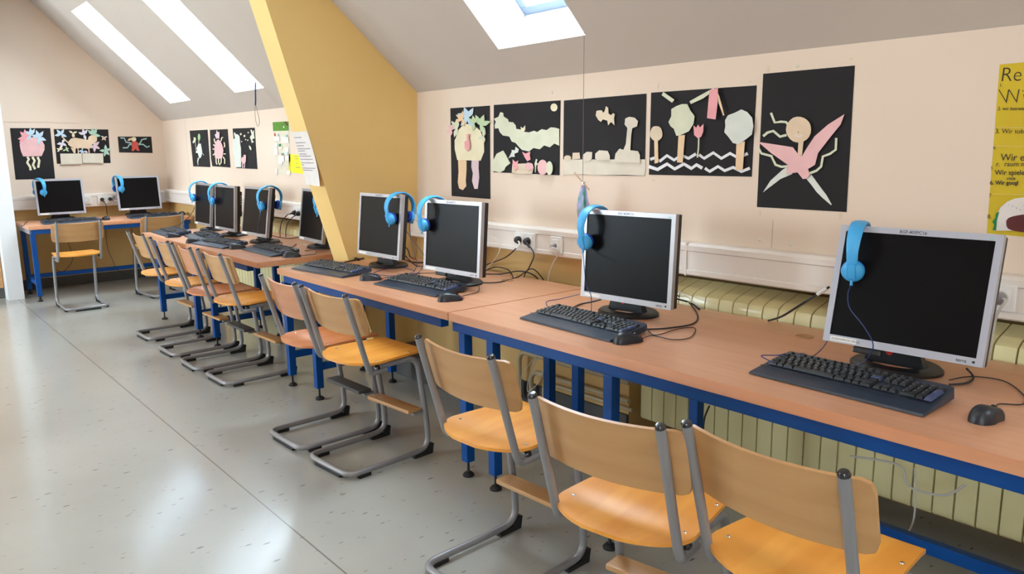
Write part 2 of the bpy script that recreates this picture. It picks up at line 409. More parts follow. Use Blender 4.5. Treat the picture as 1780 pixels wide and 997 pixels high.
# ================================================================== CABLE TRUNKING AND SOCKETS
TY = -2.60
def trunk_bm(L):              # local: runs along +x from 0, front towards +y, z 0..0.135
    bm = B()
    prof = [(0, 0), (.05, 0), (.058, .006), (.058, .024), (.054, .027), (.054, .100), (.058, .104), (.058, .124), (.048, .135), (0, .135)]
    prism(bm, prof, L, lambda u, v, w: Vector((w, u, v)))
    return bm
def trunk(L, loc, rot, label, joints=()):
    t = thing('cable_trunking', label, 'cable trunking', loc, rot, None)
    obj('trunking_body', trunk_bm(L), M['trunk'], t)
    for q0, q1 in ((.0245, .0265), (.1005, .1025)): obj('lid_groove', boxm(0.002, L-.002, .0535, .0552, q0, q1), M['p_grey'], t)
    for j in joints: obj('joint_cover', boxm(j-.004, j+.004, .001, .0595, -.001, .1365), M['trunk'], t)
    return t
trunk(4.045+1.0, (-1.0, WY+.001, .815), 0, 'white cable trunking along the right wall above the near desks', (oy(1192, 440, TY).x+1.0,))
trunk(BX-.062-4.40, (4.40, WY+.001, .815), 0, 'white cable trunking on the right wall behind the yellow pillar', (2.8,))
trunk(1.545, (BX-.001, WY, .80), PI/2, 'white cable trunking on the end wall behind the back desk', (.9,))
def socket_plate(n, rj=False):      # local: x along wall, y out, z up, centred
    t = thing('wall_socket', '', 'socket')
    w = .0805*n if n == 1 else .1515
    obj('socket_plate', boxm(-w/2, w/2, 0, .012, -.0405, .0405, .004), M['socket'], t)
    for k in range(n):
        cx = 0 if n == 1 else (-.0355+.071*k)
        if rj:
            bm = boxm(cx-.022, cx+.022, .012, .0155, -.026, .026, .002); obj('data_insert', bm, M['socket'], t)
            obj('data_port', boxm(cx-.009, cx+.009, .0155, .017, -.012, .004), M['black'], t)
        else:
            bm = B(); box(bm, cx-.0275, cx+.0275, .012, .014, -.0275, .0275, .0015); obj('socket_insert', bm, M['socket'], t)
            bm = B(); lathe(bm, [(0, .0142), (.019, .0142), (.0205, .0165), (.0225, .0165), (.0225, .013)], seg=24, center=(cx, 0, 0), axis='Y'); obj('socket_cup', bm, M['trunk'], t, True)
    return t
def put_socket(n, P, label, rj=False, rot=PI):
    t = socket_plate(n, rj); t['label'] = label; t.location = P; t.rotation_euler = (0, 0, rot); return t
# right wall: local x points to -X when rot = PI, +y must point to +Y  -> use rot 0 and mirrored order
TF = WY+.0595
s1 = put_socket(2, (2.955, TF, .878), 'double white power socket on the trunking right of the third screen, two black plugs', rot=0)
s2 = put_socket(1, (2.722, TF, .876), 'single white network socket on the trunking with a white plug', True, rot=0)
s3 = put_socket(1, (.785, TF, .884), 'single white power socket behind the nearest screen with a grey plug', rot=0)
s4 = put_socket(2, (5.60, TF, .879), 'double white power socket above the far radiator, seen left of the pillar', rot=0)
s5 = put_socket(2, (BX-.0595, -2.005, .867), 'double white power socket on the end wall between the two back screens', rot=PI/2)
s6 = put_socket(1, (BX-.0595, -1.83, .872), 'single white socket plate on the end wall beside the leftmost screen', rot=PI/2)

def plug(P, out, path, label, m='cable', pm='black', r=.0032, ang=None, white=None):
    """plug body at P pointing out, cable follows path (world points)"""
    t = thing('power_plug', label, 'plug', P)
    o = Vector(out).normalized(); P = Vector(P)
    bm = B()
    q = Vector((0, 0, 1)).rotation_difference(o).to_matrix().to_4x4()
    lathe(bm, [(0, 0), (.0185, 0), (.019, .006), (.0175, .018), (.013, .026), (.0, .028)], seg=16)
    bmesh.ops.transform(bm, matrix=q, verts=bm.verts)
    obj('plug_body', bm, M[pm], t, True)
    pts = [o*.018]+[Vector(p)-P for p in path]
    d = (pts[1]-pts[0]).normalized()
    bm = tubem([pts[0], pts[0]+d*.05], lambda s: .009-.004*s, 10); obj('strain_relief', bm, M[pm], t, True)
    obj('cable', tubem(spline(pts, 6), r, 8), M[m], t, True)
    if white:
        pp = spline(pts, 12); i0 = int(len(pp)*white[0]); i1 = max(i0+3, int(len(pp)*white[1]))
        obj('cable_label', tubem(pp[i0:i1], r*1.35, 8), M['socket'], t, True)
    return t
Z0 = .694   # cable height on the desk
pA = Vector((2.99, TF+.016, .880)); pB = Vector((2.92, TF+.016, .877))
plug(pA, (0, 1, 0), [oy(902, 425, -2.53), oy(880, 446, -2.50), oz(850, 458, .72), oz(838, 463, Z0+.01)], 'left black plug of the double socket by the third screen, white-sleeved cable', white=(.14, .36))
plug(pB, (0, 1, 0), [oy(928, 440, -2.545), oy(922, 460, -2.545), oy(911, 480, -2.575), oy(910, 495, -2.61)], 'right black plug of the double socket by the third screen, cable hanging straight down')
pC = Vector((2.722, TF+.017, .872))
t = thing('network_plug', 'white network plug and pale cable hanging from the data socket', 'plug', pC)
obj('plug_body', boxm(-.007, .007, 0, .028, -.007, .005, .0015), M['p_grey'], t)
obj('cable', tubem(spline([Vector((0, .028, -.002)), oy(971, 437, -2.555)-pC, oy(960, 460, -2.575)-pC, oy(953, 486, -2.60)-pC, Vector((.05, .01, -.35))], 8), .003, 8), M['cable_white'], t, True)
pD = Vector((.785, TF+.016, .884))
plug(pD, (-.15, 1, -.15), [oy(1748, 522, -2.50), oy(1732, 550, -2.50), oy(1722, 600, -2.50), oz(1718, 628, Z0+.003)], 'round grey plug behind the nearest screen with a pale grey cable', 'cable_white', 'p_grey', .004)
pE = Vector((5.63, TF+.016, .876)); pF = Vector((5.565, TF+.016, .872))
plug(pE, (0, 1, -.1), [oy(500, 373, -2.5), oy(490, 385, -2.48), oy(487, 400, -2.48), oz(487, 412, Z0+.003)], 'left black plug above the far radiator, cable arching down to the desk', r=.0035)
plug(pF, (0, 1, -.1), [oy(508, 378, -2.5), oy(500, 388, -2.49), oy(497, 400, -2.48), oz(497, 412, Z0+.003)], 'right black plug above the far radiator beside the pillar')
XF = BX-.0595-.016
plug((XF, -1.97, .872), (-1, 0, 0), [(8.86, -1.985, .82), (8.87, -1.99, .75), (8.88, -1.995, Z0+.012)], 'left black plug of the double socket on the end wall')
plug((XF, -2.045, .872), (-1, -.1, 0), [(8.86, -2.10, .845), (8.84, -2.17, .80), (8.80, -2.2, .74)], 'right black plug of the double socket on the end wall, white-sleeved cable', white=(.1, .4))

# ================================================================== RADIATORS
def radiator(x0, x1, label, valve=None):
    t = thing('radiator', label, 'radiator', (x0, 0, 0))
    p = .0665; n = int((x1-x0)/p)
    for k in range(n):
        a = k*p+.003; b = (k+1)*p-.003
        bm = B()
        # one column: closed flat section with a slanting, ridged top
        prism(bm, [(-2.622, .13), (-2.622, .70), (-2.630, .728), (-2.655, .742), (-2.77, .772), (-2.79, .76), (-2.79, .13), (-2.78, .12), (-2.63, .12)], b-a, lambda u, v, w, a=a: Vector((a+w, u, v)))
        obj('radiator_section', bm, M['radiator'], t, True)
    obj('radiator_front_rib', boxm(0, n*p, -2.78, -2.66, .16, .19), M['radiator'], t).name = 'radiator_header'
    return t, n*p
radiator(0.47, 2.26, 'cream ribbed radiator in the niche under the near desks')
radiator(5.52, 7.30, 'cream ribbed radiator in the niche behind the far desk')
t = thing('thermostat_valve', 'white thermostat knob on the pipe end of the far radiator', 'valve', (5.50, -2.60, .70))
obj('valve_knob', lathem([(0, -.03), (.02, -.03), (.024, -.02), (.024, .02), (.018, .035), (0, .035)], seg=16, axis='X'), M['p_card'], t, True)
obj('valve_pipe', tubem([(0, -.02, 0), (0, -.02, -.1), (.03, -.06, -.1)], .009, 8), M['pipe'], t, True)
# heating pipes along the wall left of the near radiator
for i, (zt, zl, xl) in enumerate(((.275, .02, 3.035), (.185, .02, 2.94))):
    pth = fillet([(2.26, -2.615-.0, zt), (xl, -2.615, zt), (xl, -2.615, zl)], .06)
    o = obj('heating_pipe', tubem(pth, .013, 10), M['pipe'], None, True)
    tag(o, ['upper beige heating pipe running low along the wall to the near radiator', 'lower beige heating pipe running low along the wall to the near radiator'][i], 'pipe')
for i, (zt, zl, xl) in enumerate(((.235, .02, 2.99),)):
    o = obj('heating_pipe', tubem(fillet([(2.26, -2.64, zt-.1), (xl-.12, -2.64, zt-.1), (xl-.12, -2.64, zl)], .05), .010, 10), M['pipe'], None, True)
    tag(o, 'thin third heating pipe below the two thicker ones beside the near radiator', 'pipe')

# ================================================================== DESKS
DZ, TH = .69, .034
def desk(label, outline, rail, frames, loc=(0, 0, 0), extra=None):
    """outline: (x, y) of the top, rail: (x0, x1, y), frames: x list of leg frames"""
    t = thing('computer_desk', label, 'desk', loc)
    bm = B(); vs = prism(bm, outline, TH, lambda u, v, w: Vector((u, v, DZ-TH+w)))
    bmesh.ops.bevel(bm, geom=[e for e in bm.edges], offset=.0025, segments=2, affect='EDGES')
    top = obj('tabletop', bm, M['beech'], t, True)
    y0 = rail[2]
    obj('front_rail', boxm(rail[0], rail[1], y0-.04, y0, DZ-TH-.042, DZ-TH-.001, .003), M['blue'], t)
    obj('back_rail', boxm(rail[0], rail[1], -2.30, -2.26, DZ-TH-.042, DZ-TH-.001, .003), M['blue'], t)
    for x in frames:
        for y in (y0-.02, -2.28):
            leg = obj('leg', boxm(x-.02, x+.02, y-.02, y+.02, .065, DZ-TH-.042, .003), M['blue'], t)
            bm = B(); lathe(bm, [(0, 0), (.024, 0), (.025, .006), (.016, .016), (.006, .018), (.005, .066), (0, .066)], seg=16, center=(x, y, 0))
            obj('levelling_foot', bm, M['rubber'], leg, True)
        obj('side_stretcher', boxm(x-.015, x+.015, -2.26, y0-.04, .165, .205, .003), M['blue'], t)
    if extra: extra(t)
    return t
FY = -1.782
desk('near beech desk with blue steel frame, under the two nearest screens', [(2.508, FY), (0.10, FY), (0.10, -2.588), (2.508, -2.588)], (0.16, 2.50, -1.795), (2.44, 2.26, 1.645, .20),
     extra=lambda t: obj('foot_beam', boxm(.20, 1.645, -2.30, -2.27, .155, .195, .003), M['blue'], t))
desk('middle beech desk with blue frame, its far end touching the yellow pillar', [(4.173, FY), (2.512, FY), (2.512, -2.588), (4.066, -2.588), (4.14, -2.25), (4.173, -2.22)], (2.58, 4.12, -1.795), (4.13, 3.79))
desk('far beech desk with blue frame in front of the second radiator', [(6.87, -1.785), (4.458, -1.785), (4.515, -2.588), (6.87, -2.588)], (4.66, 6.80, -1.80), (6.56, 5.71, 5.36))
# grommet discs
for i, (px, py) in enumerate(((1398, 585), (882, 487))):
    p = oz(px, py, DZ); o = obj('cable_grommet', lathem([(0, 0), (.031, 0), (.031, .0015), (.027, .003), (.025, .0015), (0, .0015)], seg=24), M['hole'], None, True, loc=(p.x, p.y, DZ+.0002))
    tag(o, ['round brown cable grommet in the near desk behind its gap between screens', 'round brown cable grommet in the desk below the double socket'][i], 'grommet')
# back desk (runs along the end wall)
BD = .70; BFX = 8.15
t = thing('back_desk', 'beech desk with blue steel frame standing along the end wall', 'desk')
bm = B(); box(bm, BFX, BX-.06, -2.62, -1.17, BD-TH, BD, .0025); obj('tabletop', bm, M['beech'], t, True)
obj('front_rail', boxm(BFX+.012, BFX+.05, -2.60, -1.19, BD-TH-.042, BD-TH-.001, .003), M['blue'], t)
obj('side_rail', boxm(BFX+.052, 8.80, -1.215, -1.18, BD-TH-.042, BD-TH-.001, .003), M['silver'], t)
for x in (BFX+.03, 8.70):
    for y in (-1.20, -2.56):
        leg = obj('leg', boxm(x-.02, x+.02, y-.02, y+.02, .05, BD-TH-.042, .003), M['blue'], t)
        obj('levelling_foot', lathem([(0, 0), (.022, 0), (.022, .01), (.012, .016), (.008, .05), (0, .05)], seg=12, center=(x, y, 0)), M['rubber'], leg, True)
for y in (-1.20, -2.56): obj('side_stretcher', boxm(BFX+.05, 8.68, y-.015, y+.015, .15, .19, .003), M['blue'], t)
obj('foot_beam', boxm(8.685, 8.715, -2.54, -1.22, .15, .19, .003), M['blue'], t)

# ================================================================== CHAIRS
def bend_board(w, h, bow, th, cor, nx=18, nz=6):
    """curved plywood board: x = width, z = height, bows towards -y at the centre"""
    bm = B(); grid = {}
    for s in (0, 1):
        for i in range(nx+1):
            for j in range(nz+1):
                u = -1+2*i/nx; v_ = -1+2*j/nz
                x, z = u*w/2, v_*h/2
                # round the corners
                ex, ez = abs(x)-(w/2-cor), abs(z)-(h/2-cor)
                if ex > 0 and ez > 0:
                    L = math.hypot(ex, ez)
                    mxx = max(ex, ez)
                    if L > 0: k = mxx/L; x = math.copysign(w/2-cor+ex*k, x); z = math.copysign(h/2-cor+ez*k, z)
                y = bow*(x/(w/2))**2-bow+s*th
                grid[s, i, j] = bm.verts.new((x, y, z))
    for i in range(nx):
        for j in range(nz):
            bm.faces.new([grid[0, i, j], grid[0, i+1, j], grid[0, i+1, j+1], grid[0, i, j+1]])
            bm.faces.new([grid[1, i, j], grid[1, i, j+1], grid[1, i+1, j+1], grid[1, i+1, j]])
    for i in range(nx):
        for j in (0, nz): bm.faces.new([grid[0, i, j], grid[0, i+1, j], grid[1, i+1, j], grid[1, i, j]])
    for j in range(nz):
        for i in (0, nx): bm.faces.new([grid[0, i, j], grid[0, i, j+1], grid[1, i, j+1], grid[1, i, j]])
    return bm
def seat_bm(th=.010):
    bm = B(); ny, nx = 18, 16; g = {}
    def half(y):
        if y < .16:                      # rounded rear
            s = (.16-y)/.11
            return .185*math.sqrt(max(0, 1-s*s*.93))
        return .185-.022*(y-.16)/.25
    for s in (0, 1):
        for j in range(ny+1):
            y = .05+(.435-.05)*(j/ny)**1.3 if j else .05
            hw = half(y)
            for i in range(nx+1):
                x = hw*(-1+2*i/nx)
                z = .474-.012*math.exp(-((y-.15)/.05)**2)*(1-(x/.2)**2)-.004*(1-(x/.185)**2) - .004*max(0, (y-.39)/.045)**2
                g[s, i, j] = bm.verts.new((x, y, z+s*th))
    for j in range(ny):
        for i in range(nx):
            bm.faces.new([g[0, i, j], g[0, i, j+1], g[0, i+1, j+1], g[0, i+1, j]])
            bm.faces.new([g[1, i, j], g[1, i+1, j], g[1, i+1, j+1], g[1, i, j+1]])
        for i in (0, nx): bm.faces.new([g[0, i, j], g[0, i, j+1], g[1, i, j+1], g[1, i, j]])
    for i in range(nx):
        for j in (0, ny): bm.faces.new([g[0, i, j], g[0, i+1, j], g[1, i+1, j], g[1, i, j]])
    return bm
def make_chair(bk='backrest', st='seat', rest=True):
    t = thing('school_chair', '', 'chair')
    R = .0125; hx = .162; px_ = .168
    sk = [(-hx, .165, .456), (-hx, .365, .459), (-hx, .41, .16), (-hx, .415, .03), (-hx, .30, .0235), (-hx, .0, .0235), (hx, .0, .0235), (hx, .30, .0235), (hx, .415, .03), (hx, .41, .16), (hx, .365, .459), (hx, .165, .456)]
    rad = [0, .06, .08, .085, .05, .055, .055, .05, .085, .08, .06, 0]
    obj('base_frame', tubem(fillet(sk, rad, 7), R, 12), M['tube'], t, True)
    for s in (-1, 1):
        x = s*(hx+.001)
        post = obj('back_post', tubem(fillet([(s*px_, .018, .775), (s*px_, .112, .455), (s*px_, .125, .435), (s*px_, .20, .438)], [0, .05, .05, 0], 7), .0118, 12), M['tube'], t, True)
        bm = lathem([(0, 0), (.0122, 0), (.0122, .004), (.009, .009), (0, .0105)], seg=12)
        bmesh.ops.transform(bm, matrix=Matrix.Translation((s*px_, .018, .775)) @ Matrix.Rotation(.28, 4, 'X'), verts=bm.verts)
        obj('post_cap', bm, M['cap'], post, True)
        bm = lathem([(0, 0), (.0135, 0), (.0135, -.012), (.008, -.018), (0, -.019)], seg=12, axis='Y')
        bmesh.ops.translate(bm, vec=(s*hx, .165, .452), verts=bm.verts)
        obj('tube_cap', bm, M['cap'], t, True)
        for y0, y1 in ((.02, .10), (.36, .43)):
            if y0 < .1: bm = boxm(s*hx-.011, s*hx+.011, y0+.02, y1, .0, .018, .003)
            else:
                bm = B(); prism(bm, [(.33, 0), (.43, 0), (.438, .045), (.42, .05), (.40, .02), (.33, .013)], .022, lambda u, v, w, s=s: Vector((s*hx-.011+w, u, v)))
            obj('floor_glide', bm, M['rubber'], t)
    obj('floor_glide', boxm(-.10, .10, -.010, .010, 0, .014, .003), M['rubber'], t)
    seat = obj('seat', seat_bm(), M[st], t, True)
    for s in (-1, 1):
        for y in (.165, .33):
            bm = lathem([(0, .003), (.0035, .0025), (.0055, .0), (0, 0)], seg=10, center=(s*.155, y, .4835 if y > .2 else .4785)); obj('screw', bm, M['screw'], seat, True)
    bm = bend_board(.405, .165, .032, .009, .022)
    bmesh.ops.transform(bm, matrix=Matrix.Translation((0, .052, .682)) @ Matrix.Rotation(.27, 4, 'X'), verts=bm.verts)
    bmesh.ops.translate(bm, vec=(0, .030, 0), verts=bm.verts)
    back = obj('backrest', bm, M[bk], t, True)
    if rest:
        bm = boxm(-.155, .155, .315, .385, .205, .222, .005); obj('footrest', bm, M['backrest'] if rest is True else M['skirting'], t, True)
        for s in (-1, 1): obj('footrest_bracket', boxm(s*.150-.012, s*.150+.012, .34, .405, .195, .205, .002), M['tube'], t)
    return t
proto_y = make_chair(); proto_r = make_chair('backrest_red', 'seat_red', 'dark'); proto_p = make_chair(rest=False)
pro = {'y': proto_y, 'r': proto_r, 'p': proto_p}; used = set()
# (x centre, y of the base's rear tube, rotation about z, kind, label)
chairs = [
 (0.762, -1.240, 0, 'y', 'school chair nearest the right edge, pale backrest and glossy orange seat'),
 (1.118, -1.158, .17, 'y', 'second chair from the right, its orange seat pulled furthest out from the desk'),
 (1.780, -1.260, .05, 'y', 'school chair with footrest standing just right of the desk joint'),
 (2.880, -1.400, .08, 'y', 'yellow-seated chair in the middle of the row, beside a reddish one'),
 (3.290, -1.385, .03, 'r', 'reddish-brown chair next to the blue desk legs right of the pillar'),
 (4.500, -1.500, .03, 'y', 'nearest of the four chairs at the far desk, blond backrest'),
 (4.930, -1.480, 0, 'r', 'reddish-brown chair among the blond ones at the far desk'),
 (5.375, -1.480, .03, 'y', 'blond chair at the far desk between the reddish chair and the furthest one'),
 (5.970, -1.490, .04, 'y', 'furthest chair of the row at the far desk'),
 (7.420, -1.440, -PI/2, 'p', 'chair drawn up to the back desk in front of the leftmost screen'),
 (7.560, -2.190, -PI/2+.12, 'p', 'chair at the back desk half hidden behind the far desk'),
]
for x, y, rz, k, lab in chairs:
    t = pro[k] if k not in used else copy_tree(pro[k]); used.add(k)
    t['label'] = lab; t['group'] = 'school chairs in front of the desks'
    if abs(rz+PI/2) < .5: t.location = (x-.0, y, 0); t.rotation_euler = (0, 0, rz)
    else: t.location = (x, y, 0); t.rotation_euler = (0, 0, PI+rz)

# ================================================================== MONITORS
def make_monitor(bezel, top_text=None, sticker=None, logo=True):
    """local: screen faces -y, x = viewer's right, origin at the middle of the foot, screen centre passed later"""
    t = thing('computer_monitor', '', 'monitor')
    return t
def monitor(label, C, yaw, tilt, bezel='silver', top=None, dz=DZ, pc=False, stick=None, port=True):
    W, H, T = .41*1.035, .335*1.035, .045
    C = CAM+(Vector(C)-CAM)*1.035
    n = Vector((math.sin(yaw), -math.cos(yaw), 0))        # towards the viewer
    sh = .02+.012*C.length if abs(n.y) > .5 else 0.0
    foot = Vector((C[0]+sh, C[1], dz))-n*.115
    t = thing('computer_monitor', label, 'monitor', foot, yaw, 'flat screens on the desks')
    zc = C[2]-dz
    head = Matrix.Translation((sh*1.0, -.115, zc)) @ Matrix.Rotation(-tilt, 4, 'X')
    def P(name, bm, m, par=t, sm=False, mx=head):
        bmesh.ops.transform(bm, matrix=mx, verts=bm.verts); return obj(name, bm, m, par, sm)
    bw = .0175; b0 = -.004
    bm = B()
    for a in ((-W/2, W/2, H/2-bw, H/2), (-W/2, W/2, -H/2, -H/2+bw+.004), (-W/2, -W/2+bw, -H/2+bw+.004, H/2-bw), (W/2-bw, W/2, -H/2+bw+.004, H/2-bw)):
        box(bm, a[0], a[1], b0, .016, a[2], a[3])
    fr = P('bezel', bm, M[bezel])
    P('screen', boxm(-W/2+bw, W/2-bw, .000, .008, -H/2+bw+.004, H/2-bw), M['screen'])
    P('back_housing', boxm(-W/2+.001, W/2-.001, .016, .040, -H/2+.001, H/2-.001, .005), M['black'])
    P('rear_bulge', boxm(-.13, .13, .040, .075, -.12, .10, .01), M['black'])
    fn = lambda cx, cz: (lambda u, v: head @ Vector((cx+u, b0-.0004, cz+v)))
    if port:
        if logo_ok: obj('brand_mark', text_bm('terra', .0125, fn(W/2-.064, -H/2+.006), thick=.01), M['ink'], fr)
        P('logo_dot', lathem([(0, b0-.001), (.0035, b0-.001), (.0035, b0), (0, b0)], seg=12, center=(W/2-.022, 0, -H/2+.0105), axis='Y'), M['ink'], fr)
        if top: obj('inventory_number', text_bm(top, .0125, fn(-.045, H/2-.0135), thick=.006), M['ink'], fr)
    P('sticker', boxm(-W/2+.022, -W/2+.098, b0-.0006, b0, -H/2+.004, -H/2+.017), M['socket'], fr)
    if stick: obj('sticker_print', text_bm(stick, .0085, lambda u, v: head @ Vector((-W/2+.026+u, b0-.001, -H/2+.0075+v))), M['ink'], fr)
    P('sensor_badge', boxm(W/2-bw-.016, W/2-bw-.004, b0-.0004, b0, H/2-bw+.003, H/2-bw+.008), M['p_teal'], fr)
    for k in range(4): P('button', boxm(-.03+k*.024, -.022+k*.024, b0-.001, b0, -H/2+.008, -H/2+.012), M['silver_light'], fr)
    if stick or top == 'BGF-403PC12': P('rocker_switch', boxm(-.125, -.045, .004, .018, -H/2-.020, -H/2-.001, .004), M['black'])
    # neck and ring-shaped foot
    hz = zc-H/2
    bm = B(); prism(bm, [(-.10, .0), (.10, 0), (.085, .04), (.078, hz+.10), (-.078, hz+.10), (-.085, .04)], .03, lambda u, v, w: Vector((u*.85, -.040+w+.0, v+.012)))
    neck = obj('neck', bm, M['black'], t)
    obj('red_clip', lathem([(0, -.003), (.012, -.003), (.012, 0), (0, 0)], seg=14, center=(-.012, -.0402, .056), axis='Y', sy=1.3), M['red'], neck)
    bm = B(); seg = 32; rings = []
    for r1, zz in ((1.0, 0), (1.0, .008), (.93, .016), (.68, .018), (.62, .012), (.62, 0)):
        rings.append([bm.verts.new((.129*r1*math.cos(2*PI*k/seg), -.020+.104*(r1 if r1 > .7 else r1*.86)*math.sin(2*PI*k/seg), zz)) for k in range(seg)])
    for a, b in zip(rings, rings[1:]+rings[:1]):
        for k in range(seg): bm.faces.new((a[k], a[(k+1) % seg], b[(k+1) % seg], b[k]))
    obj('foot_ring', bm, M['black'], t, True)
    if pc:
        o = thing('mini_computer', 'small black computer box strapped behind '+pc, 'computer', foot, yaw)
        P('case', boxm(-.09, .09, .066, .10, -.06, .13, .004), M['black'], o)
        for k in range(4): P('vent_slot', boxm(.09, .0905, .072, .094, .09-.02*k, .10-.02*k), M['p_grey'], o)
        P('red_strip', boxm(.0902, .0915, .070, .096, -.01, -.004), M['red'], o)
    return t, head, foot
logo_ok = True
R2 = math.radians
mons = [
 ('M1', 'nearest and largest-looking flat screen with a silver bezel tinted brighter by reflected light', (.865, -2.121, .953), 182.5, 12.9, 'silver_light', 'BGF-403PC16', DZ, False, 'DUNOWPUTK100116'),
 ('M2', 'flat screen in the middle of the near desk, second from the right', (1.866, -2.126, .945), 184.8, 3.5, 'silver', 'BGF-403PC13', DZ, False, None),
 ('M3', 'flat screen at the desk joint, third from the right', (2.871, -2.069, .945), 182.9, 4.4, 'silver', 'BGF-403PC12', DZ, False, None),
 ('M4', 'flat screen directly in front of the yellow pillar', (3.588, -2.114, .948), 181.7, 6.3, 'silver', 'BGF-403PC11', DZ, False, None),
 ('M5', 'flat screen partly hidden behind the slanted yellow pillar', (4.617, -2.241, .934), 175.3, 8, 'silver', None, DZ, False, None),
 ('M6', 'flat screen on the far desk, first one left of the pillar-hidden screen', (5.187, -2.089, .939), 181.5, 8.4, 'silver', None, DZ, 'the far-desk screen with the arched headphones', None),
 ('M7', 'flat screen in the middle of the far desk overlapping the furthest one', (5.798, -2.105, .932), 179.9, 4.4, 'silver', None, DZ, 'the middle screen of the far desk', None),
 ('M8', 'furthest flat screen on the far desk, half covered by its neighbour', (6.339, -2.133, .932), 177.9, 5.9, 'silver', None, DZ, False, None),
 ('M9', 'right-hand flat screen on the back desk', (8.448, -2.209, .945), -89.4, 6, 'silver_light', None, BD, False, None),
 ('M10', 'leftmost flat screen, standing on the back desk', (8.475, -1.51, .940), -89.9, 4.8, 'silver_light', None, BD, False, None),
]
MON = {}
for k, lab, C, yw, ti, bz, tx, dz, pc, stk in mons:
    MON[k] = monitor(lab, C, R2(yw), R2(ti), bz, tx, dz, pc=pc, stick=stk)

# ================================================================== HEADPHONES
def headphones(mon, xo, label, cable=None, yawoff=0.0, rear=False):
    """hung over the top edge of a monitor at local x offset xo"""
    t0, head, foot = MON[mon]
    top = head @ Vector((xo, .018, .1734+.0005))
    yaw = t0.rotation_euler.z
    loc = Matrix.Rotation(yaw, 4, 'Z') @ top + Vector(foot)
    t = thing('headphones', label, 'headphones', loc, yaw+yawoff, 'light blue headphones hanging on the screens')
    # band: arch in the local y-z plane
    pts = [Vector((0, -.088*math.cos(PI*k/24), -.070+.082*math.sin(PI*k/24)**.92)) for k in range(25)]
    pts = [Vector((0, -.074, -.122)), Vector((0, -.082, -.100))]+pts+[Vector((0, .082, -.100)), Vector((0, .074, -.122))]
    bm = B(); rings = []
    n = len(pts)
    for i, p in enumerate(pts):
        T = (pts[min(i+1, n-1)]-pts[max(i-1, 0)]).normalized(); N = Vector((1, 0, 0)).cross(T)
        s = abs(2*i/(n-1)-1); w = .042-.016*s**2.5; h = .011
        rings.append([bm.verts.new(p+Vector((a*w/2, 0, 0))+N*b*h/2) for a, b in ((-1, -.35), (-.7, -1), (.7, -1), (1, -.35), (1, .35), (.55, 1), (-.55, 1), (-1, .35))])
    for a, b in zip(rings, rings[1:]):
        for k in range(8): bm.faces.new((a[k], a[(k+1) % 8], b[(k+1) % 8], b[k]))
    bm.faces.new(rings[0]); bm.faces.new(rings[-1][::-1])
    obj('headband', bm, M['hp'], t, True)
    for s in (-1, 1):
        c = Vector((0, s*.062, -.124))
        bm = B(); lathe(bm, [(0, .019), (.020, .019), (.029, .013), (.032, .006), (.032, -.006), (.0, -.006)], seg=24)
        q = Matrix.Translation(c) @ Matrix.Rotation(-s*PI/2-s*.30, 4, 'X')
        bmesh.ops.transform(bm, matrix=q, verts=bm.verts)
        cup = obj('ear_cup', bm, M['hp'], t, True)
        bm = B(); box(bm, -.011, .011, -.016, .030, .019, .0225, .003); bmesh.ops.transform(bm, matrix=q, verts=bm.verts); obj('cup_ridge', bm, M['hp'], cup, True)
        bm = B(); lathe(bm, [(.031, -.006), (.032, -.012), (.028, -.021), (.019, -.023), (.014, -.016), (0, -.014)], seg=24)
        bmesh.ops.transform(bm, matrix=q, verts=bm.verts); obj('ear_cushion', bm, M['hp_dark'], t, True)
    obj('cable_sleeve', tubem([(0, -.072, -.150), (0, -.073, -.166)], .004, 8), M['hp'], t, True)
    if cable:
        mw = Matrix.Translation(loc) @ Matrix.Rotation(yaw+yawoff, 4, 'Z'); inv = mw.inverted()
        obj('cable', tubem(spline([Vector((0, .070 if rear else -.073, -.150 if rear else -.164))]+[inv @ Vector(p) for p in cable], 8), .0016, 6), M['cable_blue'], t, True)
    return t
Zc = DZ+.004
headphones('M1', -.166, 'light blue headphones on the nearest screen, seen edge-on', yawoff=.22, cable=
    [oy(1474, 510, -2.07), oy(1477, 535, -2.06), oy(1500, 565, -2.04), oy(1517, 595, -2.04), oy(1513, 615, -2.06), oz(1495, 634, Zc+.02), oz(1470, 640, Zc)])
headphones('M2', -.175, 'light blue headphones on the second screen from the right, below the hanging cloth',
    [oy(1016, 470, -2.05), oy(1019, 495, -2.04), oy(1027, 512, -2.03), oy(1028, 530, -2.04), oz(1026, 547, Zc+.01), oz(1010, 556, Zc)])
headphones('M3', -.18, 'light blue headphones on the screen at the desk joint, third pair from the right')
headphones('M4', .155, 'light blue headphones in an open arch on the screen before the pillar',
    rear=True, cable=[oy(712, 395, -2.27), oy(716, 425, -2.27), oy(722, 445, -2.25), oz(724, 462, Zc+.01), oz(715, 474, Zc), oz(690, 476, Zc)])
headphones('M5', .16, 'light blue headphones mostly hidden by the edge of the yellow pillar')
headphones('M6', .15, 'light blue headphones in an open arch at the far desk',
    [oy(452, 375, -2.02), oy(449, 395, -2.02), oz(446, 415, Zc)])
headphones('M7', -.175, 'light blue headphones on the middle screen of the far desk')
headphones('M8', -.175, 'light blue headphones on the furthest screen of the far desk')
headphones('M9', -.185, 'light blue headphones at the left corner of the right back screen', yawoff=.22)
headphones('M10', -.165, 'light blue headphones on the leftmost screen at the back', yawoff=.35)

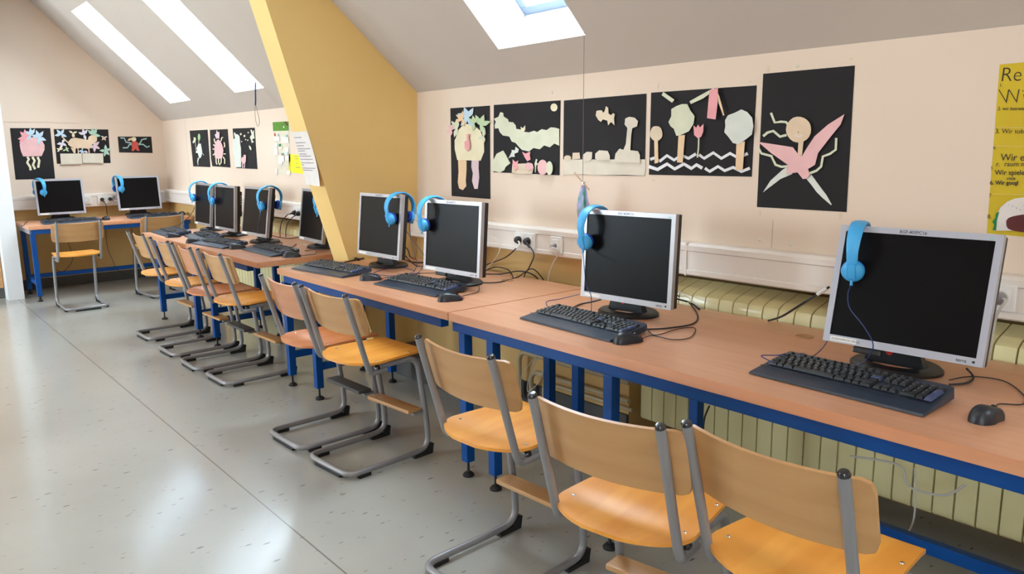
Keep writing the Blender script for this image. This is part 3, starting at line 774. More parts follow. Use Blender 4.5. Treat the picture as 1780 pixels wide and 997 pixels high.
# ================================================================== KEYBOARDS
def key_layout():
    """(x, y, w, h, label, kind) in mm from the left/back of the key area"""
    u = 19.0; K = []
    def row(x, y, items):
        for it in items:
            w, s = it[0], it[1]; kd = it[2] if len(it) > 2 else 'key'
            if s is not None: K.append((x, y, w*u, u, s, kd))
            x += w*u
    row(0, 0, [(1, 'Esc'), (1, None)]+[(1, 'F%d' % i) for i in range(1, 5)]+[(.5, None)]+[(1, 'F%d' % i) for i in range(5, 9)]+[(.5, None)]+[(1, 'F%d' % i) for i in range(9, 13)])
    row(0, 24, [(1, c_) for c_ in '^1234567890']+[(1, 'ß'), (1, "'"), (2, '<-')])
    row(0, 24+u, [(1.5, 'Tab')]+[(1, c_) for c_ in 'QWERTZUIOPÜ+']+[(1.5, 'Ent', 'blue')])
    row(0, 24+2*u, [(1.75, 'Cap')]+[(1, c_) for c_ in 'ASDFGHJKLÖÄ#']+[(1.25, '')])
    row(0, 24+3*u, [(1.25, 'Sh'), (1, '<')]+[(1, c_) for c_ in 'YXCVBNM,.-']+[(2.75, 'Sh')])
    row(0, 24+4*u, [(1.5, 'Ctl'), (1, '*'), (1.5, 'Alt'), (6, ''), (1.5, 'Gr'), (1, '*'), (1, '='), (1.5, 'Ctl')])
    x2 = 15.3*u
    row(x2, 0, [(1, 'Pr'), (1, 'Rl'), (1, 'Pa')]); row(x2, 24, [(1, 'Ins'), (1, 'Ho'), (1, 'Up')]); row(x2, 24+u, [(1, 'Del'), (1, 'En'), (1, 'Dn')])
    row(x2, 24+3*u, [(1, None), (1, '^')]); row(x2, 24+4*u, [(1, '<'), (1, 'v'), (1, '>')])
    x3 = 18.6*u
    row(x3, 24, [(1, 'Nm'), (1, '/'), (1, 'x'), (1, '-')])
    row(x3, 24+u, [(1, '7'), (1, '8'), (1, '9')]); row(x3, 24+2*u, [(1, '4'), (1, '5'), (1, '6')]); row(x3, 24+3*u, [(1, '1'), (1, '2'), (1, '3')]); row(x3, 24+4*u, [(2, '0'), (1, ',')])
    K.append((x3+3*u, 24+u, u, 2*u, '+', 'blue')); K.append((x3+3*u, 24+3*u, u, 2*u, 'En', 'blue'))
    return K
KW, KD = .490, .205
def kb_surface(y):            # top height of the keyboard body along its depth (0 = front)
    return .014+.020*(y/KD)
def key_bm(k, bm=None, legend=True, full=True):
    bm = bm or B()
    x, y, w, h, s, kd = k
    sc = (KW-.026)/(22.6*.019)
    x0 = -KW/2+.013+x/1000*sc; yb = KD-.014-y/1000*1.0
    x1 = x0+w/1000*sc; yf = yb-h/1000
    g = .0011; ht = .0075
    zb0, zb1 = kb_surface(yf), kb_surface(yb)
    lo = [(x0+g, yf+g, zb0), (x1-g, yf+g, zb0), (x1-g, yb-g, zb1), (x0+g, yb-g, zb1)]
    i = .0026
    hi = [(x0+g+i, yf+g+i*.8, zb0+ht), (x1-g-i, yf+g+i*.8, zb0+ht), (x1-g-i, yb-g-i*1.2, zb1+ht-.0008), (x0+g+i, yb-g-i*1.2, zb1+ht-.0008)]
    L = [bm.verts.new(p) for p in lo]; Hh = [bm.verts.new(p) for p in hi]
    bm.faces.new(Hh)
    for a in range(4): bm.faces.new((L[a], L[(a+1) % 4], Hh[(a+1) % 4], Hh[a]))
    if legend and s:
        sz = .0075 if len(s) == 1 else .0048
        def fn(u, v):
            yy = yf+g+.0075+v
            tt = (yy-(yf+g))/(yb-yf-2*g)
            return Vector((x0+g+.0045+u, yy, zb0+(zb1-zb0)*tt+ht+.0002))
        text_bm(s, sz, fn, bm, thick=.012, mi=1)
    return bm
LAY = key_layout()
def make_keyboard(detail):
    t = thing('keyboard', '', 'keyboard')
    bm = B()
    out = [(-KW/2, 0), (KW/2, 0), (KW/2, KD-.03), (KW/2-.008, KD-.008), (KW/2-.03, KD), (-KW/2+.03, KD), (-KW/2+.008, KD-.008), (-KW/2, KD-.03)]
    lo = [bm.verts.new((x, y, .002+.010*(y/KD))) for x, y in out]
    hi = [bm.verts.new((x*.992, y+(.004 if y == 0 else -.001), (.008 if y == 0 else kb_surface(y)))) for x, y in out]
    bm.faces.new(lo[::-1]); bm.faces.new(hi)
    for i in range(len(out)): bm.faces.new((lo[i], lo[(i+1) % len(out)], hi[(i+1) % len(out)], hi[i]))
    body = obj('keyboard_case', bm, M['kb'], t)
    bm = B(); prism(bm, [(-KW/2+.004, .052), (-KW/2+.004, .054), (KW/2-.004, .054), (KW/2-.004, .052)], .001, lambda u, v, w: Vector((u, v, kb_surface(v)+w))); obj('palm_rest_groove', bm, M['key'], body)
    for s in (-1, 1): obj('rear_foot', boxm(s*.19-.015, s*.19+.015, KD-.03, KD-.022, 0, .014), M['black'], t)
    for s in (-1, 1): obj('front_pad', boxm(s*.19-.015, s*.19+.015, .012, .022, 0, .004), M['black'], t)
    if detail:
        for i, k in enumerate(LAY):
            o = obj('blue_key' if k[5] == 'blue' else 'key', key_bm(k), [M['key_blue'] if k[5] == 'blue' else M['key'], M['legend']], t)
    else:
        bm = B(); b2 = B()
        for k in LAY: key_bm(k, b2 if k[5] == 'blue' else bm)
        a = obj('key_field', bm, [M['key'], M['legend']], t); a['kind'] = 'stuff'
        a = obj('blue_keys', b2, [M['key_blue'], M['legend']], t); a.name = 'blue_key_field'; a['kind'] = 'stuff'
    return t
kbd_near = make_keyboard(True); kbd_far = make_keyboard(False)
def cable_part(t, pts, m='cable', r=.0018, name='cable'):
    mw = Matrix.Translation(t.location) @ Matrix.Rotation(t.rotation_euler.z, 4, 'Z'); inv = mw.inverted()
    return obj(name, tubem(spline([inv @ Vector(p) for p in pts], 8), r, 6), M[m], t, True)
# front-left and front-right corners measured on the desk
kbs = [
 ((1.203, -1.918), (.720, -1.905), 'n', 'black keyboard in front of the nearest screen', DZ, [(.98, -2.15, .72), (1.10, -2.22, .70), (1.2, -2.18, .694), (1.0, -2.3, .694), (.9, -2.48, .694)]),
 ((2.215, -1.913), (1.730, -1.895), 'n', 'black keyboard in front of the second screen from the right', DZ, None),
 ((3.300, -1.900), (2.815, -1.930), 'f', 'black keyboard in front of the screen at the desk joint', DZ, None),
 ((4.071, -1.824), (3.590, -1.880), 'f', 'black keyboard in front of the screen by the pillar', DZ, None),
 ((5.121, -1.950), (4.640, -1.946), 'f', 'black keyboard at the near end of the far desk', DZ, None),
 ((5.750, -1.820), (5.275, -1.870), 'f', 'black keyboard second along the far desk, slightly turned', DZ, None),
 ((6.330, -1.955), (5.860, -1.900), 'f', 'black keyboard on the far desk with its neighbour overlapping in view', DZ, None),
 ((6.860, -1.855), (6.390, -1.835), 'f', 'furthest black keyboard on the far desk, beside its left end', DZ, None),
 ((8.22, -2.07), (8.235, -2.55), 'f', 'black keyboard before the right back screen', BD, None),
 ((8.20, -1.315), (8.21, -1.79), 'f', 'black keyboard before the leftmost screen', BD, None),
]
usedk = set(); KB = []
for a, b, k, lab, dz, cab in kbs:
    src = kbd_near if k == 'n' else kbd_far
    t = src if k not in usedk else copy_tree(src); usedk.add(k)
    t['label'] = lab; t['group'] = 'black keyboards on the desks'
    a = Vector(a); b = Vector(b); c_ = (a+b)/2; ang = math.atan2((b-a).y, (b-a).x)
    t.location = (c_.x, c_.y, dz); t.rotation_euler = (0, 0, ang); KB.append(t)
def kcab(i, pts): cable_part(KB[i], pts)
# ================================================================== MICE
def mouse(P, ang, label, cab=None, dz=DZ):
    t = thing('computer_mouse', label, 'mouse', (P[0], P[1], dz), ang, 'black computer mice on the desks')
    bm = B(); nu, nv = 20, 10; rows = []
    for j in range(nv+1):
        a = j/nv*PI/2
        ring = []
        for i in range(nu):
            b = 2*PI*i/nu; rr = math.cos(a)**.55
            x = .031*math.copysign(abs(math.cos(b))**.8, math.cos(b)); y = .057*math.copysign(abs(math.sin(b))**.85, math.sin(b))
            z = .036*math.sin(a)*(1-.25*(y/.057)*.9*(1 if y > 0 else .5))
            ring.append((x*rr*(1-.12*(1 if abs(y) < .02 else 0)*math.cos(a)), y*rr, z))
        rows.append(ring)
    V = [[bm.verts.new(p) for p in r_] for r_ in rows[:-1]]; tip = bm.verts.new((0, 0, rows[-1][0][2]))
    for a, b in zip(V, V[1:]):
        for k in range(nu): bm.faces.new((a[k], a[(k+1) % nu], b[(k+1) % nu], b[k]))
    for k in range(nu): bm.faces.new((V[-1][k], V[-1][(k+1) % nu], tip))
    bm.faces.new(V[0][::-1])
    obj('mouse_shell', bm, M['mouse'], t, True)
    obj('scroll_wheel', lathem([(0, -.0035), (.008, -.0035), (.0085, 0), (.008, .0035), (0, .0035)], seg=14, center=(0, .030, .0225), axis='X'), M['black'], t, True)
    obj('red_strain_relief', tubem([(0, .052, .008), (0, .064, .007)], .003, 8), M['red'], t, True)
    if cab:
        mw = Matrix.Translation((P[0], P[1], dz)) @ Matrix.Rotation(ang, 4, 'Z'); inv = mw.inverted()
        obj('cable', tubem(spline([Vector((0, .062, .006))]+[inv @ Vector(p) for p in cab], 8), .0018, 6), M['cable'], t, True)
    return t
mouse((.612, -2.005), PI-.10, 'black mouse nearest the right edge of the desk', [oz(1735, 702, Zc), oz(1778, 702, Zc), oz(1778, 685, Zc), oz(1745, 662, Zc), oz(1690, 654, Zc), oz(1650, 660, Zc)])
mouse((1.690, -1.945), PI-.25, 'black mouse beside the second keyboard from the right', [oz(1135, 583, Zc), oz(1170, 590, Zc), oz(1200, 586, Zc), oz(1208, 570, Zc), oz(1180, 571, Zc), oz(1140, 582, Zc), oz(1125, 572, Zc)])
mouse((2.705, -1.935), PI-.35, 'black mouse just left of the desk joint', [oz(805, 514, Zc), oz(830, 507, Zc), oz(832, 495, Zc), oz(820, 487, Zc)])
mouse((3.430, -1.960), PI-.55, 'black mouse between the two keyboards of the middle desk', [oz(672, 482, Zc), oz(700, 478, Zc), oz(730, 475, Zc), oz(760, 474, Zc)])
mouse((4.545, -2.045), PI-.5, 'black mouse at the near end of the far desk', [oz(532, 443, Zc), oz(548, 441, Zc), oz(548, 434, Zc), oz(530, 436, Zc)])
mouse((5.205, -1.955), PI-.4, 'black mouse second along the far desk', [oz(436, 427, Zc), oz(455, 423, Zc), oz(470, 424, Zc)])
mouse((5.800, -1.860), PI-.2, 'black mouse half tucked behind a keyboard on the far desk')
mouse((6.300, -1.865), PI-.3, 'furthest black mouse on the far desk')
mouse((8.40, -2.595), -PI/2, 'black mouse at the right end of the back desk', None, BD)
mouse((8.36, -1.86), -PI/2+.2, 'black mouse on the back desk between the two keyboards', [(8.46, -1.80, BD+.004), (8.5, -1.7, BD+.004), (8.6, -1.66, BD+.004)], BD)

# ================================================================== LOOSE CABLES
def cable(pts, label, m='cable', r=.003, white=None, name='cable'):
    o = obj(name, tubem(spline(pts, 10), r, 6), M[m], None, True); tag(o, label, 'cable'); return o
cable([oz(838, 473, Zc), oz(860, 464, .71), oy(882, 468, -2.5), oz(889, 476, Zc), oz(892, 482, Zc)], 'black cable looping behind the screen at the desk joint')
cable([oz(836, 476, Zc), oz(870, 476, Zc), oy(900, 471, -2.52), oy(922, 475, -2.55), oy(936, 486, -2.605), oy(938, 500, -2.615)], 'thick black cable running from the desk-joint screen to the grommet', r=.0035)
cable([oz(832, 491, Zc), oz(868, 490, Zc), oz(900, 481, Zc), oy(925, 467, -2.52), oy(946, 488, -2.605), oy(949, 502, -2.615)], 'black cable bowing in front of the grommet')
cable([oy(843, 408, -2.55), oy(862, 413, -2.5), oy(869, 432, -2.48), oy(860, 450, -2.46), oz(845, 468, Zc)], 'thin pale cable arching behind the desk-joint screen', 'cable_white', .0018)
cable([oz(1165, 516, Zc+.03), oz(1180, 520, Zc+.02), oz(1200, 526, Zc), oz(1216, 537, Zc)], 'black cable behind the second screen running to the radiator', r=.0035)
cable([oz(1170, 504, .74), oz(1190, 512, .73), oz(1212, 530, Zc+.02), oz(1222, 537, Zc)], 'pale grey cable behind the second screen', 'cable_white', .0025)
cable([oz(1172, 512, .73), oz(1192, 520, .70), oz(1212, 545, Zc), oz(1205, 562, Zc), oz(1160, 570, Zc), oz(1122, 572, Zc)], 'black cable looping forward beside the second screen')
cable([oy(1442, 498, -2.50), oy(1420, 512, -2.48), oy(1395, 527, -2.46), oy(1360, 549, -2.47), oz(1336, 557, Zc)], 'black cable with a white sleeve left of the nearest screen', r=.004)
o = obj('cable_sleeve', tubem(spline([oy(1442, 498, -2.50), oy(1420, 512, -2.48), oy(1395, 527, -2.46)], 10)[3:11], .0062, 8), M['socket'], None, True); tag(o, 'white sleeve on the black cable left of the nearest screen', 'cable sleeve')
cable([oz(1440, 590, .74), oz(1425, 610, Zc+.01), oz(1405, 622, Zc), oz(1395, 614, Zc+.02), oz(1350, 617, Zc+.035), oz(1323, 618, Zc+.03), oz(1345, 630, Zc+.03)], 'navy cable coiled over the back of the nearest keyboard', 'cable_blue', .0017)
cable([oz(1680, 640, .72), oz(1692, 655, Zc), oz(1680, 665, Zc), oz(1650, 668, Zc)], 'short black cable under the corner of the nearest screen', r=.003)
cable([oz(978, 547, Zc), oz(1005, 530, Zc), oz(1030, 524, Zc+.01), oz(1045, 520, Zc+.02)], 'bundle of black cable left of the second screen foot', r=.004)
cable([oz(955, 536, Zc+.02), oz(950, 524, Zc), oz(975, 519, Zc), oz(1008, 511, Zc+.02)], 'thin navy cable curving left of the second screen', 'cable_blue', .0017)
cable([oz(702, 442, .78), oz(712, 452, .74), oz(725, 462, Zc), oz(745, 463, Zc)], 'black cable dropping beside the pillar screen')
cable([oz(720, 470, Zc), oz(690, 464, Zc), oz(650, 474, Zc), oz(680, 479, Zc), oz(730, 474, Zc)], 'navy cable loop lying between the two middle screens', 'cable_blue', .0018)
cable([oy(704, 398, -2.28), oy(718, 418, -2.29), oy(732, 436, -2.31), oy(738, 450, -2.33), oz(733, 466, Zc), oz(722, 478, Zc)], 'second navy cable crossing behind the pillar screen', 'cable_blue', .0017)
cable([oy(701, 426, -2.42), oy(709, 434, -2.44), oy(713, 446, -2.46), oz(722, 450, Zc)], 'thin black cable curving down against the yellow pillar')
cable([oz(700, 449, Zc), oz(715, 455, Zc), oz(733, 456, Zc), oz(748, 455, Zc)], 'thick black cable lying behind the pillar screen', r=.004)
cable([oz(592, 457, Zc), oz(615, 452, Zc), oz(635, 448, Zc)], 'black power cable at the foot of the pillar', r=.0035)
o = obj('cable_switch', boxm(-.045, .045, -.009, .009, 0, .014, .004), M['black']); o.location = oz(620, 451.5, DZ); o.rotation_euler = (0, 0, 2.9); tag(o, 'small black inline switch on the desk at the pillar foot', 'switch')
cable([oz(470, 408, Zc), oz(485, 412, Zc), oz(505, 414, Zc), oz(520, 411, Zc)], 'black cable on the far desk before the radiator')
cable([oz(480, 424, Zc), oz(490, 421, Zc), oz(491, 427, Zc), oz(505, 430, Zc), oz(515, 424, Zc)], 'knotted black cable in the middle of the far desk')
cable([oz(525, 419, .72), oz(527, 424, Zc), oz(538, 426, Zc)], 'white cable end at the foot of the pillar-hidden screen', 'cable_white', .002)
cable([oy(340, 356, -2.3), oy(332, 372, -2.25), oz(315, 388, .72), oz(300, 393, .70)], 'thin dark cable hanging from the furthest headphones')
cable([(8.7, -1.25, BD+.004), (8.5, -1.2, BD+.004), (8.3, -1.16, BD+.006), (8.22, -1.12, BD-.005)], 'dark cable trailing over the left corner of the back desk')
cable([ox(93, 405, 8.6), ox(99, 425, 8.6), ox(91, 450, 8.6), ox(93, 465, 8.6), ox(110, 471, 8.6), ox(126, 450, 8.6), ox(118, 420, 8.6)], 'black cable hanging in a loop beneath the back desk')
cable([ox(183, 398, 8.6), ox(187, 430, 8.6), ox(197, 455, 8.6), ox(205, 470, 8.6), ox(225, 478, 8.65)], 'black cable slanting down beneath the back desk')
cable([ox(229, 394, 8.6), ox(231, 430, 8.6), ox(232, 470, 8.55), ox(234, 490, 8.5)], 'black cable hanging straight down at the right of the back desk')
cable([oy(1478, 820-28, -2.5), oy(1480, 860, -2.5), oy(1592, 860, -2.5)][:1]+[oy(1562, 808, -2.5), oy(1580, 845, -2.5), oy(1640, 860, -2.5), oy(1678, 842, -2.5)], 'pale grey cable drooping in a loop before the near radiator', 'cable_white', .004)
cable([oy(1590, 812, -2.48), oy(1591, 870, -2.48), oy(1586, 910, -2.46), oy(1568, 940, -2.44)], 'pale grey cable hanging down beside the blue foot beam', 'cable_white', .003)
cable([oy(1233, 705, -2.5), oy(1225, 725, -2.5), oy(1222, 748, -2.5)], 'short black cable hanging beside a blue desk leg', r=.004)
cable([oy(932, 620, -2.56), oy(908, 650, -2.56), oy(905, 685, -2.56)], 'thin pale cable looping by the heating pipes', 'cable_white', .002)
cable([oy(934, 620, -2.54), oy(920, 655, -2.54), oy(918, 680, -2.54), oy(938, 662, -2.54), oy(945, 640, -2.54)], 'second pale cable crossing the heating pipes', 'cable_white', .0025)

# ================================================================== POSTERS
class Poster:
    """flat sheet on a wall; shapes are given in photo pixels of the crop (ox, oy, scale)"""
    def __init__(s, label, plane, corners, material='paper_black', cat='picture', crop=(0, 0, 1), group=None, name='paper_picture'):
        s.ax, s.val = plane; s.cx, s.cy, s.sc = crop; s.layer = 0
        s.name = name
        s.t = thing(name, label, cat, (0, 0, 0), 0, group)
        s.shape(corners, material, 'sheet', raw=True, th=.0006)
    def p(s, x, y, d):
        if s.ax == 'Y': q = oy(x, y, s.val); q.y += d
        else: q = ox(x, y, s.val); q.x -= d
        return q
    def shape(s, pts, material, name='cutout', raw=False, th=.0008, wavy=False):
        if not raw: pts = [(s.cx+x*s.sc, s.cy+y*s.sc) for x, y in pts]
        bm = B(); d0 = .001+s.layer*.0011
        lo = [bm.verts.new(s.p(x, y, d0)) for x, y in pts]; hi = [bm.verts.new(s.p(x, y, d0+th)) for x, y in pts]
        n = len(pts)
        try:
            bm.faces.new(lo); bm.faces.new(hi[::-1])
        except ValueError: pass
        for i in range(n): bm.faces.new((lo[i], hi[i], hi[(i+1) % n], lo[(i+1) % n]))
        s.layer += 1
        bm.normal_update()
        bmesh.ops.triangulate(bm, faces=[f for f in bm.faces if len(f.verts) > 4])
        return obj(name, bm, M[material], s.t)
    def strip(s, pts, w, material, name='strip'):
        """wavy band: centre line pts with width w (crop pixels)"""
        P = [Vector((x, y)) for x, y in pts]; L, R = [], []
        for i, p in enumerate(P):
            d = (P[min(i+1, len(P)-1)]-P[max(i-1, 0)]).normalized(); n = Vector((-d.y, d.x))
            ww = w[i] if isinstance(w, (list, tuple)) else w
            L.append(p+n*ww/2); R.append(p-n*ww/2)
        return s.shape([tuple(q) for q in L+R[::-1]], material, name)
    def blob(s, cx, cy, rx, ry, material, name='cutout', n=18, wob=.0, rot=0):
        pts = []
        for k in range(n):
            a = 2*PI*k/n; r = 1+wob*math.sin(5*a+cx)
            x, y = rx*r*math.cos(a), ry*r*math.sin(a)
            pts.append((cx+x*math.cos(rot)-y*math.sin(rot), cy+x*math.sin(rot)+y*math.cos(rot)))
        return s.shape(pts, material, name)
    def leafs(s, cx, cy, L, angs, material, name='leaf_cutout', w=.26):
        bm = B(); d0 = .001+s.layer*.0011; th = .0008
        for i, a in enumerate(sorted(angs)):
            a = R2(a); pts = []
            for f, o in ((-.05, 0), (.18, -w*.55), (.45, -w*.9), (.72, -w*.55), (1.0, 0), (.72, w*.55), (.45, w*.9), (.18, w*.55)):
                x, y = f*L, o*L
                pts.append((s.cx+(cx+x*math.cos(a)-y*math.sin(a))*s.sc, s.cy+(cy-x*math.sin(a)-y*math.cos(a))*s.sc))
            dd = d0+i*.00008
            lo = [bm.verts.new(s.p(x, y, dd)) for x, y in pts]; hi = [bm.verts.new(s.p(x, y, dd+th)) for x, y in pts]; n = len(pts)
            bm.faces.new(lo); bm.faces.new(hi[::-1])
            for k in range(n): bm.faces.new((lo[k], hi[k], hi[(k+1) % n], lo[(k+1) % n]))
        s.layer += 1
        return obj(name, bm, M[material], s.t)
    def text(s, txt, x, y, size, material='ink', thick=0.0, slant=0.0, rise=0.0, name='handwriting'):
        d = .0012+s.layer*.0011; s.layer += .2
        def fn(u, v):
            return s.p(s.cx+(x+u)*s.sc, s.cy+(y-v-u*rise)*s.sc, d)
        return obj(name, text_bm(txt, size, fn, thick=thick, shear=slant), M[material], s.t)
WP = ('Y', WY); BP = ('X', BX)
# 1: masked figure (crop 770,140)
c3 = (770, 140, .2207)
P1 = Poster('tall black picture of a yellow-bodied figure with leaf hair, next to the pillar', WP, [(783.2, 188.1), (851.9, 183.5), (852.8, 345.7), (785.4, 340.4)], crop=c3, group='black paper collages on the right wall')
P1.shape([(122, 625), (188, 628), (188, 700), (182, 790), (186, 830), (160, 862), (130, 848), (120, 800), (126, 720)], 'p_orange', 'leg_cutout')
P1.shape([(230, 628), (286, 630), (284, 690), (290, 760), (278, 852), (252, 852), (233, 790), (240, 730), (228, 680)], 'p_lilac', 'leg_cutout')
P1.shape([(105, 455), (130, 385), (175, 340), (245, 345), (300, 395), (328, 470), (330, 560), (302, 630), (118, 625), (98, 540), (97, 470)], 'p_cream', 'body_cutout')
P1.leafs(120, 375, 75, (95, 130, 165, 250), 'p_green'); P1.leafs(75, 390, 48, (60, 120, 200, 260), 'p_pink')
P1.leafs(205, 290, 88, (60, 110, 160, 230, 300), 'p_blue'); P1.leafs(165, 300, 62, (150, 90, 200, 280), 'p_orange')
P1.leafs(305, 350, 88, (70, 115, 20, 300), 'p_leaf'); P1.leafs(258, 335, 62, (100, 60, 140, 260), 'p_leaf'); P1.leafs(335, 440, 55, (90, 270, 200), 'p_green')
P1.shape([(200, 420), (222, 420), (216, 460), (228, 485), (225, 540), (205, 556), (188, 535), (184, 480), (205, 470)], 'p_hot', 'nose_cutout')
# 2: dragon
P2 = Poster('black picture of a pale dragon under a yellow moon, second of the row', WP, [(858.7, 182.4), (974.8, 174.2), (973, 304.4), (858, 299)], crop=c3, group='black paper collages on the right wall')
P2.shape([(405, 300), (440, 285), (455, 248), (478, 255), (480, 282), (515, 305), (520, 325), (555, 328), (575, 352), (580, 380), (612, 385), (640, 402), (680, 408), (720, 395), (745, 405), (780, 382), (820, 390), (850, 368), (885, 370), (918, 380), (918, 512), (880, 495), (845, 525), (800, 510), (765, 540), (715, 530), (680, 558), (625, 545), (600, 520), (575, 490), (545, 480), (525, 440), (475, 432), (450, 405), (440, 375), (412, 378), (410, 350), (420, 325)], 'p_green', 'dragon_cutout')
P2.shape([(616, 362), (632, 376), (652, 352), (652, 385), (640, 405), (620, 392)], 'p_cream', 'wing_cutout')
P2.blob(880, 211, 27, 31, 'p_cream', 'moon_cutout')
P2.shape([(395, 640), (430, 575), (480, 550), (500, 580), (515, 610), (537, 650), (500, 680), (490, 705), (455, 722), (400, 710), (385, 680)], 'p_green', 'bush_cutout')
P2.shape([(524, 612), (550, 560), (548, 545), (575, 548), (580, 520), (605, 540), (600, 565), (570, 575), (575, 600), (545, 600)], 'p_pale', 'leaf_cutout')
P2.shape([(556, 655), (700, 650), (725, 680), (712, 732), (650, 735), (551, 725)], 'p_tan', 'pot_cutout')
P2.shape([(634, 560), (660, 575), (698, 558), (694, 585), (700, 620), (675, 635), (655, 605)], 'p_hot', 'flower_cutout')
P2.shape([(560, 620), (582, 640), (605, 628), (598, 660), (602, 695), (575, 708), (562, 670)], 'p_hot', 'flower_cutout')
P2.blob(690, 675, 34, 30, 'p_pink', 'flower_cutout', wob=.06)
P2.shape([(735, 655), (748, 615), (758, 622), (752, 645), (764, 655), (748, 668), (743, 722), (738, 722), (740, 680)], 'p_green', 'stem_cutout')
P2.blob(800, 682, 40, 60, 'p_pink', 'egg_cutout'); P2.blob(855, 688, 26, 54, 'p_green', 'egg_cutout')
# 3: tower and bird
P3 = Poster('black picture with a beige tower, stones and a flying bird, behind the hanging string', WP, [(980.6, 174.6), (1124.2, 162.5), (1121, 305.5), (979, 303)], crop=c3, group='black paper collages on the right wall')
P3.shape([(948, 620), (1595, 620), (1600, 690), (1590, 748), (1440, 742), (1290, 742), (1180, 742), (1100, 738), (948, 742)], 'p_sand', 'ground_cutout')
P3.blob(985, 610, 28, 22, 'p_tan'); P3.shape([(1022, 620), (1028, 568), (1080, 566), (1086, 615)], 'p_tan', 'stone_cutout')
P3.shape([(1105, 620), (1108, 585), (1140, 560), (1182, 562), (1180, 612), (1160, 635), (1120, 635)], 'p_sand', 'stone_cutout')
P3.shape([(1207, 615), (1208, 575), (1238, 548), (1305, 553), (1322, 590), (1322, 625), (1240, 628)], 'p_sand', 'stone_cutout')
P3.shape([(1358, 640), (1368, 575), (1400, 535), (1430, 545), (1450, 500), (1462, 372), (1440, 345), (1445, 300), (1475, 285), (1520, 292), (1545, 320), (1538, 360), (1500, 375), (1492, 430), (1485, 548), (1545, 555), (1560, 585), (1562, 650)], 'p_sand', 'tower_cutout')
P3.shape([(1214, 275), (1220, 240), (1236, 235), (1262, 235), (1272, 255), (1285, 240), (1295, 202), (1312, 215), (1315, 260), (1335, 272), (1350, 256), (1365, 265), (1358, 295), (1362, 352), (1335, 325), (1312, 352), (1305, 315), (1270, 305), (1255, 325), (1235, 310)], 'p_tan', 'bird_cutout')
# 4: trees and waves (crop 1110,100)
c4 = (1110, 100, .2909)
P4 = Poster('wide black picture with three trees, a pink tulip and white waves', WP, [(1132.2, 161), (1315.8, 148.3), (1307, 307), (1128.3, 303.5)], crop=c4, group='black paper collages on the right wall')
P4.strip([(72, 608), (100, 598), (130, 618), (172, 585), (215, 612), (258, 582), (300, 602), (345, 575)], 18, 'p_white', 'wave_cutout')
P4.strip([(365, 580), (395, 602), (450, 568), (498, 602), (550, 572), (600, 600), (655, 572)], 18, 'p_white', 'wave_cutout')
P4.strip([(64, 650), (118, 668), (175, 635), (220, 665), (275, 635), (320, 662), (350, 640), (385, 660)], 20, 'p_white', 'wave_cutout')
P4.strip([(402, 660), (430, 680), (480, 650), (520, 675), (570, 655), (620, 680), (670, 660)], 18, 'p_white', 'wave_cutout')
P4.shape([(100, 498), (122, 498), (124, 628), (102, 632)], 'p_orange', 'trunk_cutout'); P4.blob(113, 454, 37, 46, 'p_tan', 'crown_cutout', wob=.03)
P4.shape([(247, 465), (285, 462), (272, 628), (238, 625)], 'p_orange', 'trunk_cutout')
P4.shape([(188, 385), (205, 350), (205, 308), (235, 290), (268, 278), (300, 278), (320, 318), (344, 350), (338, 395), (310, 440), (262, 462), (235, 468), (220, 425), (200, 410)], 'p_green', 'crown_cutout')
P4.shape([(595, 510), (645, 500), (632, 672), (589, 670)], 'p_orange', 'trunk_cutout')
P4.shape([(528, 375), (545, 345), (585, 330), (625, 310), (660, 325), (690, 360), (697, 410), (688, 460), (650, 490), (605, 517), (575, 510), (545, 470), (523, 445), (530, 410)], 'p_pale', 'crown_cutout')
P4.strip([(372, 470), (370, 540), (363, 597)], 8, 'p_green', 'stem_cutout')
P4.shape([(341, 405), (358, 420), (368, 400), (380, 418), (401, 396), (400, 440), (388, 472), (368, 482), (345, 462)], 'p_hot', 'tulip_cutout')
P4.shape([(152, 225), (162, 206), (228, 252), (214, 270)], 'p_green', 'ray_cutout'); P4.shape([(320, 262), (385, 225), (465, 182), (470, 195), (400, 245), (328, 278)], 'p_green', 'ray_cutout')
P4.shape([(440, 195), (490, 183), (490, 260), (476, 370), (425, 362)], 'p_hot', 'ray_cutout'); P4.shape([(490, 212), (500, 235), (530, 345), (522, 348), (495, 270)], 'p_orange', 'ray_cutout')
# 5: winged dancer
P5 = Poster('tall black picture of a pink winged dancer with white legs, right end of the row', WP, [(1327, 128.3), (1486.3, 113.8), (1471.8, 368.3), (1316, 359.5)], crop=c4, group='black paper collages on the right wall')
P5.shape([(885, 655), (922, 695), (850, 725), (745, 805), (790, 735), (860, 672)], 'p_pale', 'leg_cutout')
P5.shape([(1005, 722), (1035, 698), (1080, 760), (1125, 820), (1158, 878), (1152, 880), (1100, 835), (1065, 800), (1040, 765)], 'p_pale', 'leg_cutout')
P5.strip([(795, 330), (818, 388), (855, 383), (885, 385), (905, 410)], 14, 'p_green', 'ribbon_cutout')
P5.strip([(750, 470), (775, 448), (810, 438), (850, 472), (890, 462)], 15, 'p_green', 'ribbon_cutout')
P5.strip([(722, 540), (740, 572), (800, 588), (825, 640), (860, 652), (905, 648)], 14, 'p_green', 'ribbon_cutout')
P5.strip([(1188, 480), (1185, 550), (1150, 575), (1108, 590), (1098, 650), (1070, 675), (1030, 690)], 14, 'p_green', 'ribbon_cutout')
P5.shape([(722, 503), (800, 515), (930, 535), (960, 575), (985, 588), (1010, 545), (1060, 470), (1140, 400), (1238, 338), (1215, 400), (1150, 480), (1080, 570), (1062, 640), (1020, 665), (1032, 700), (1010, 722), (990, 725), (958, 685), (890, 695), (900, 640), (860, 612), (800, 570)], 'p_pink', 'body_cutout')
P5.shape([(965, 495), (995, 495), (985, 585), (960, 575)], 'p_skin', 'neck_cutout')
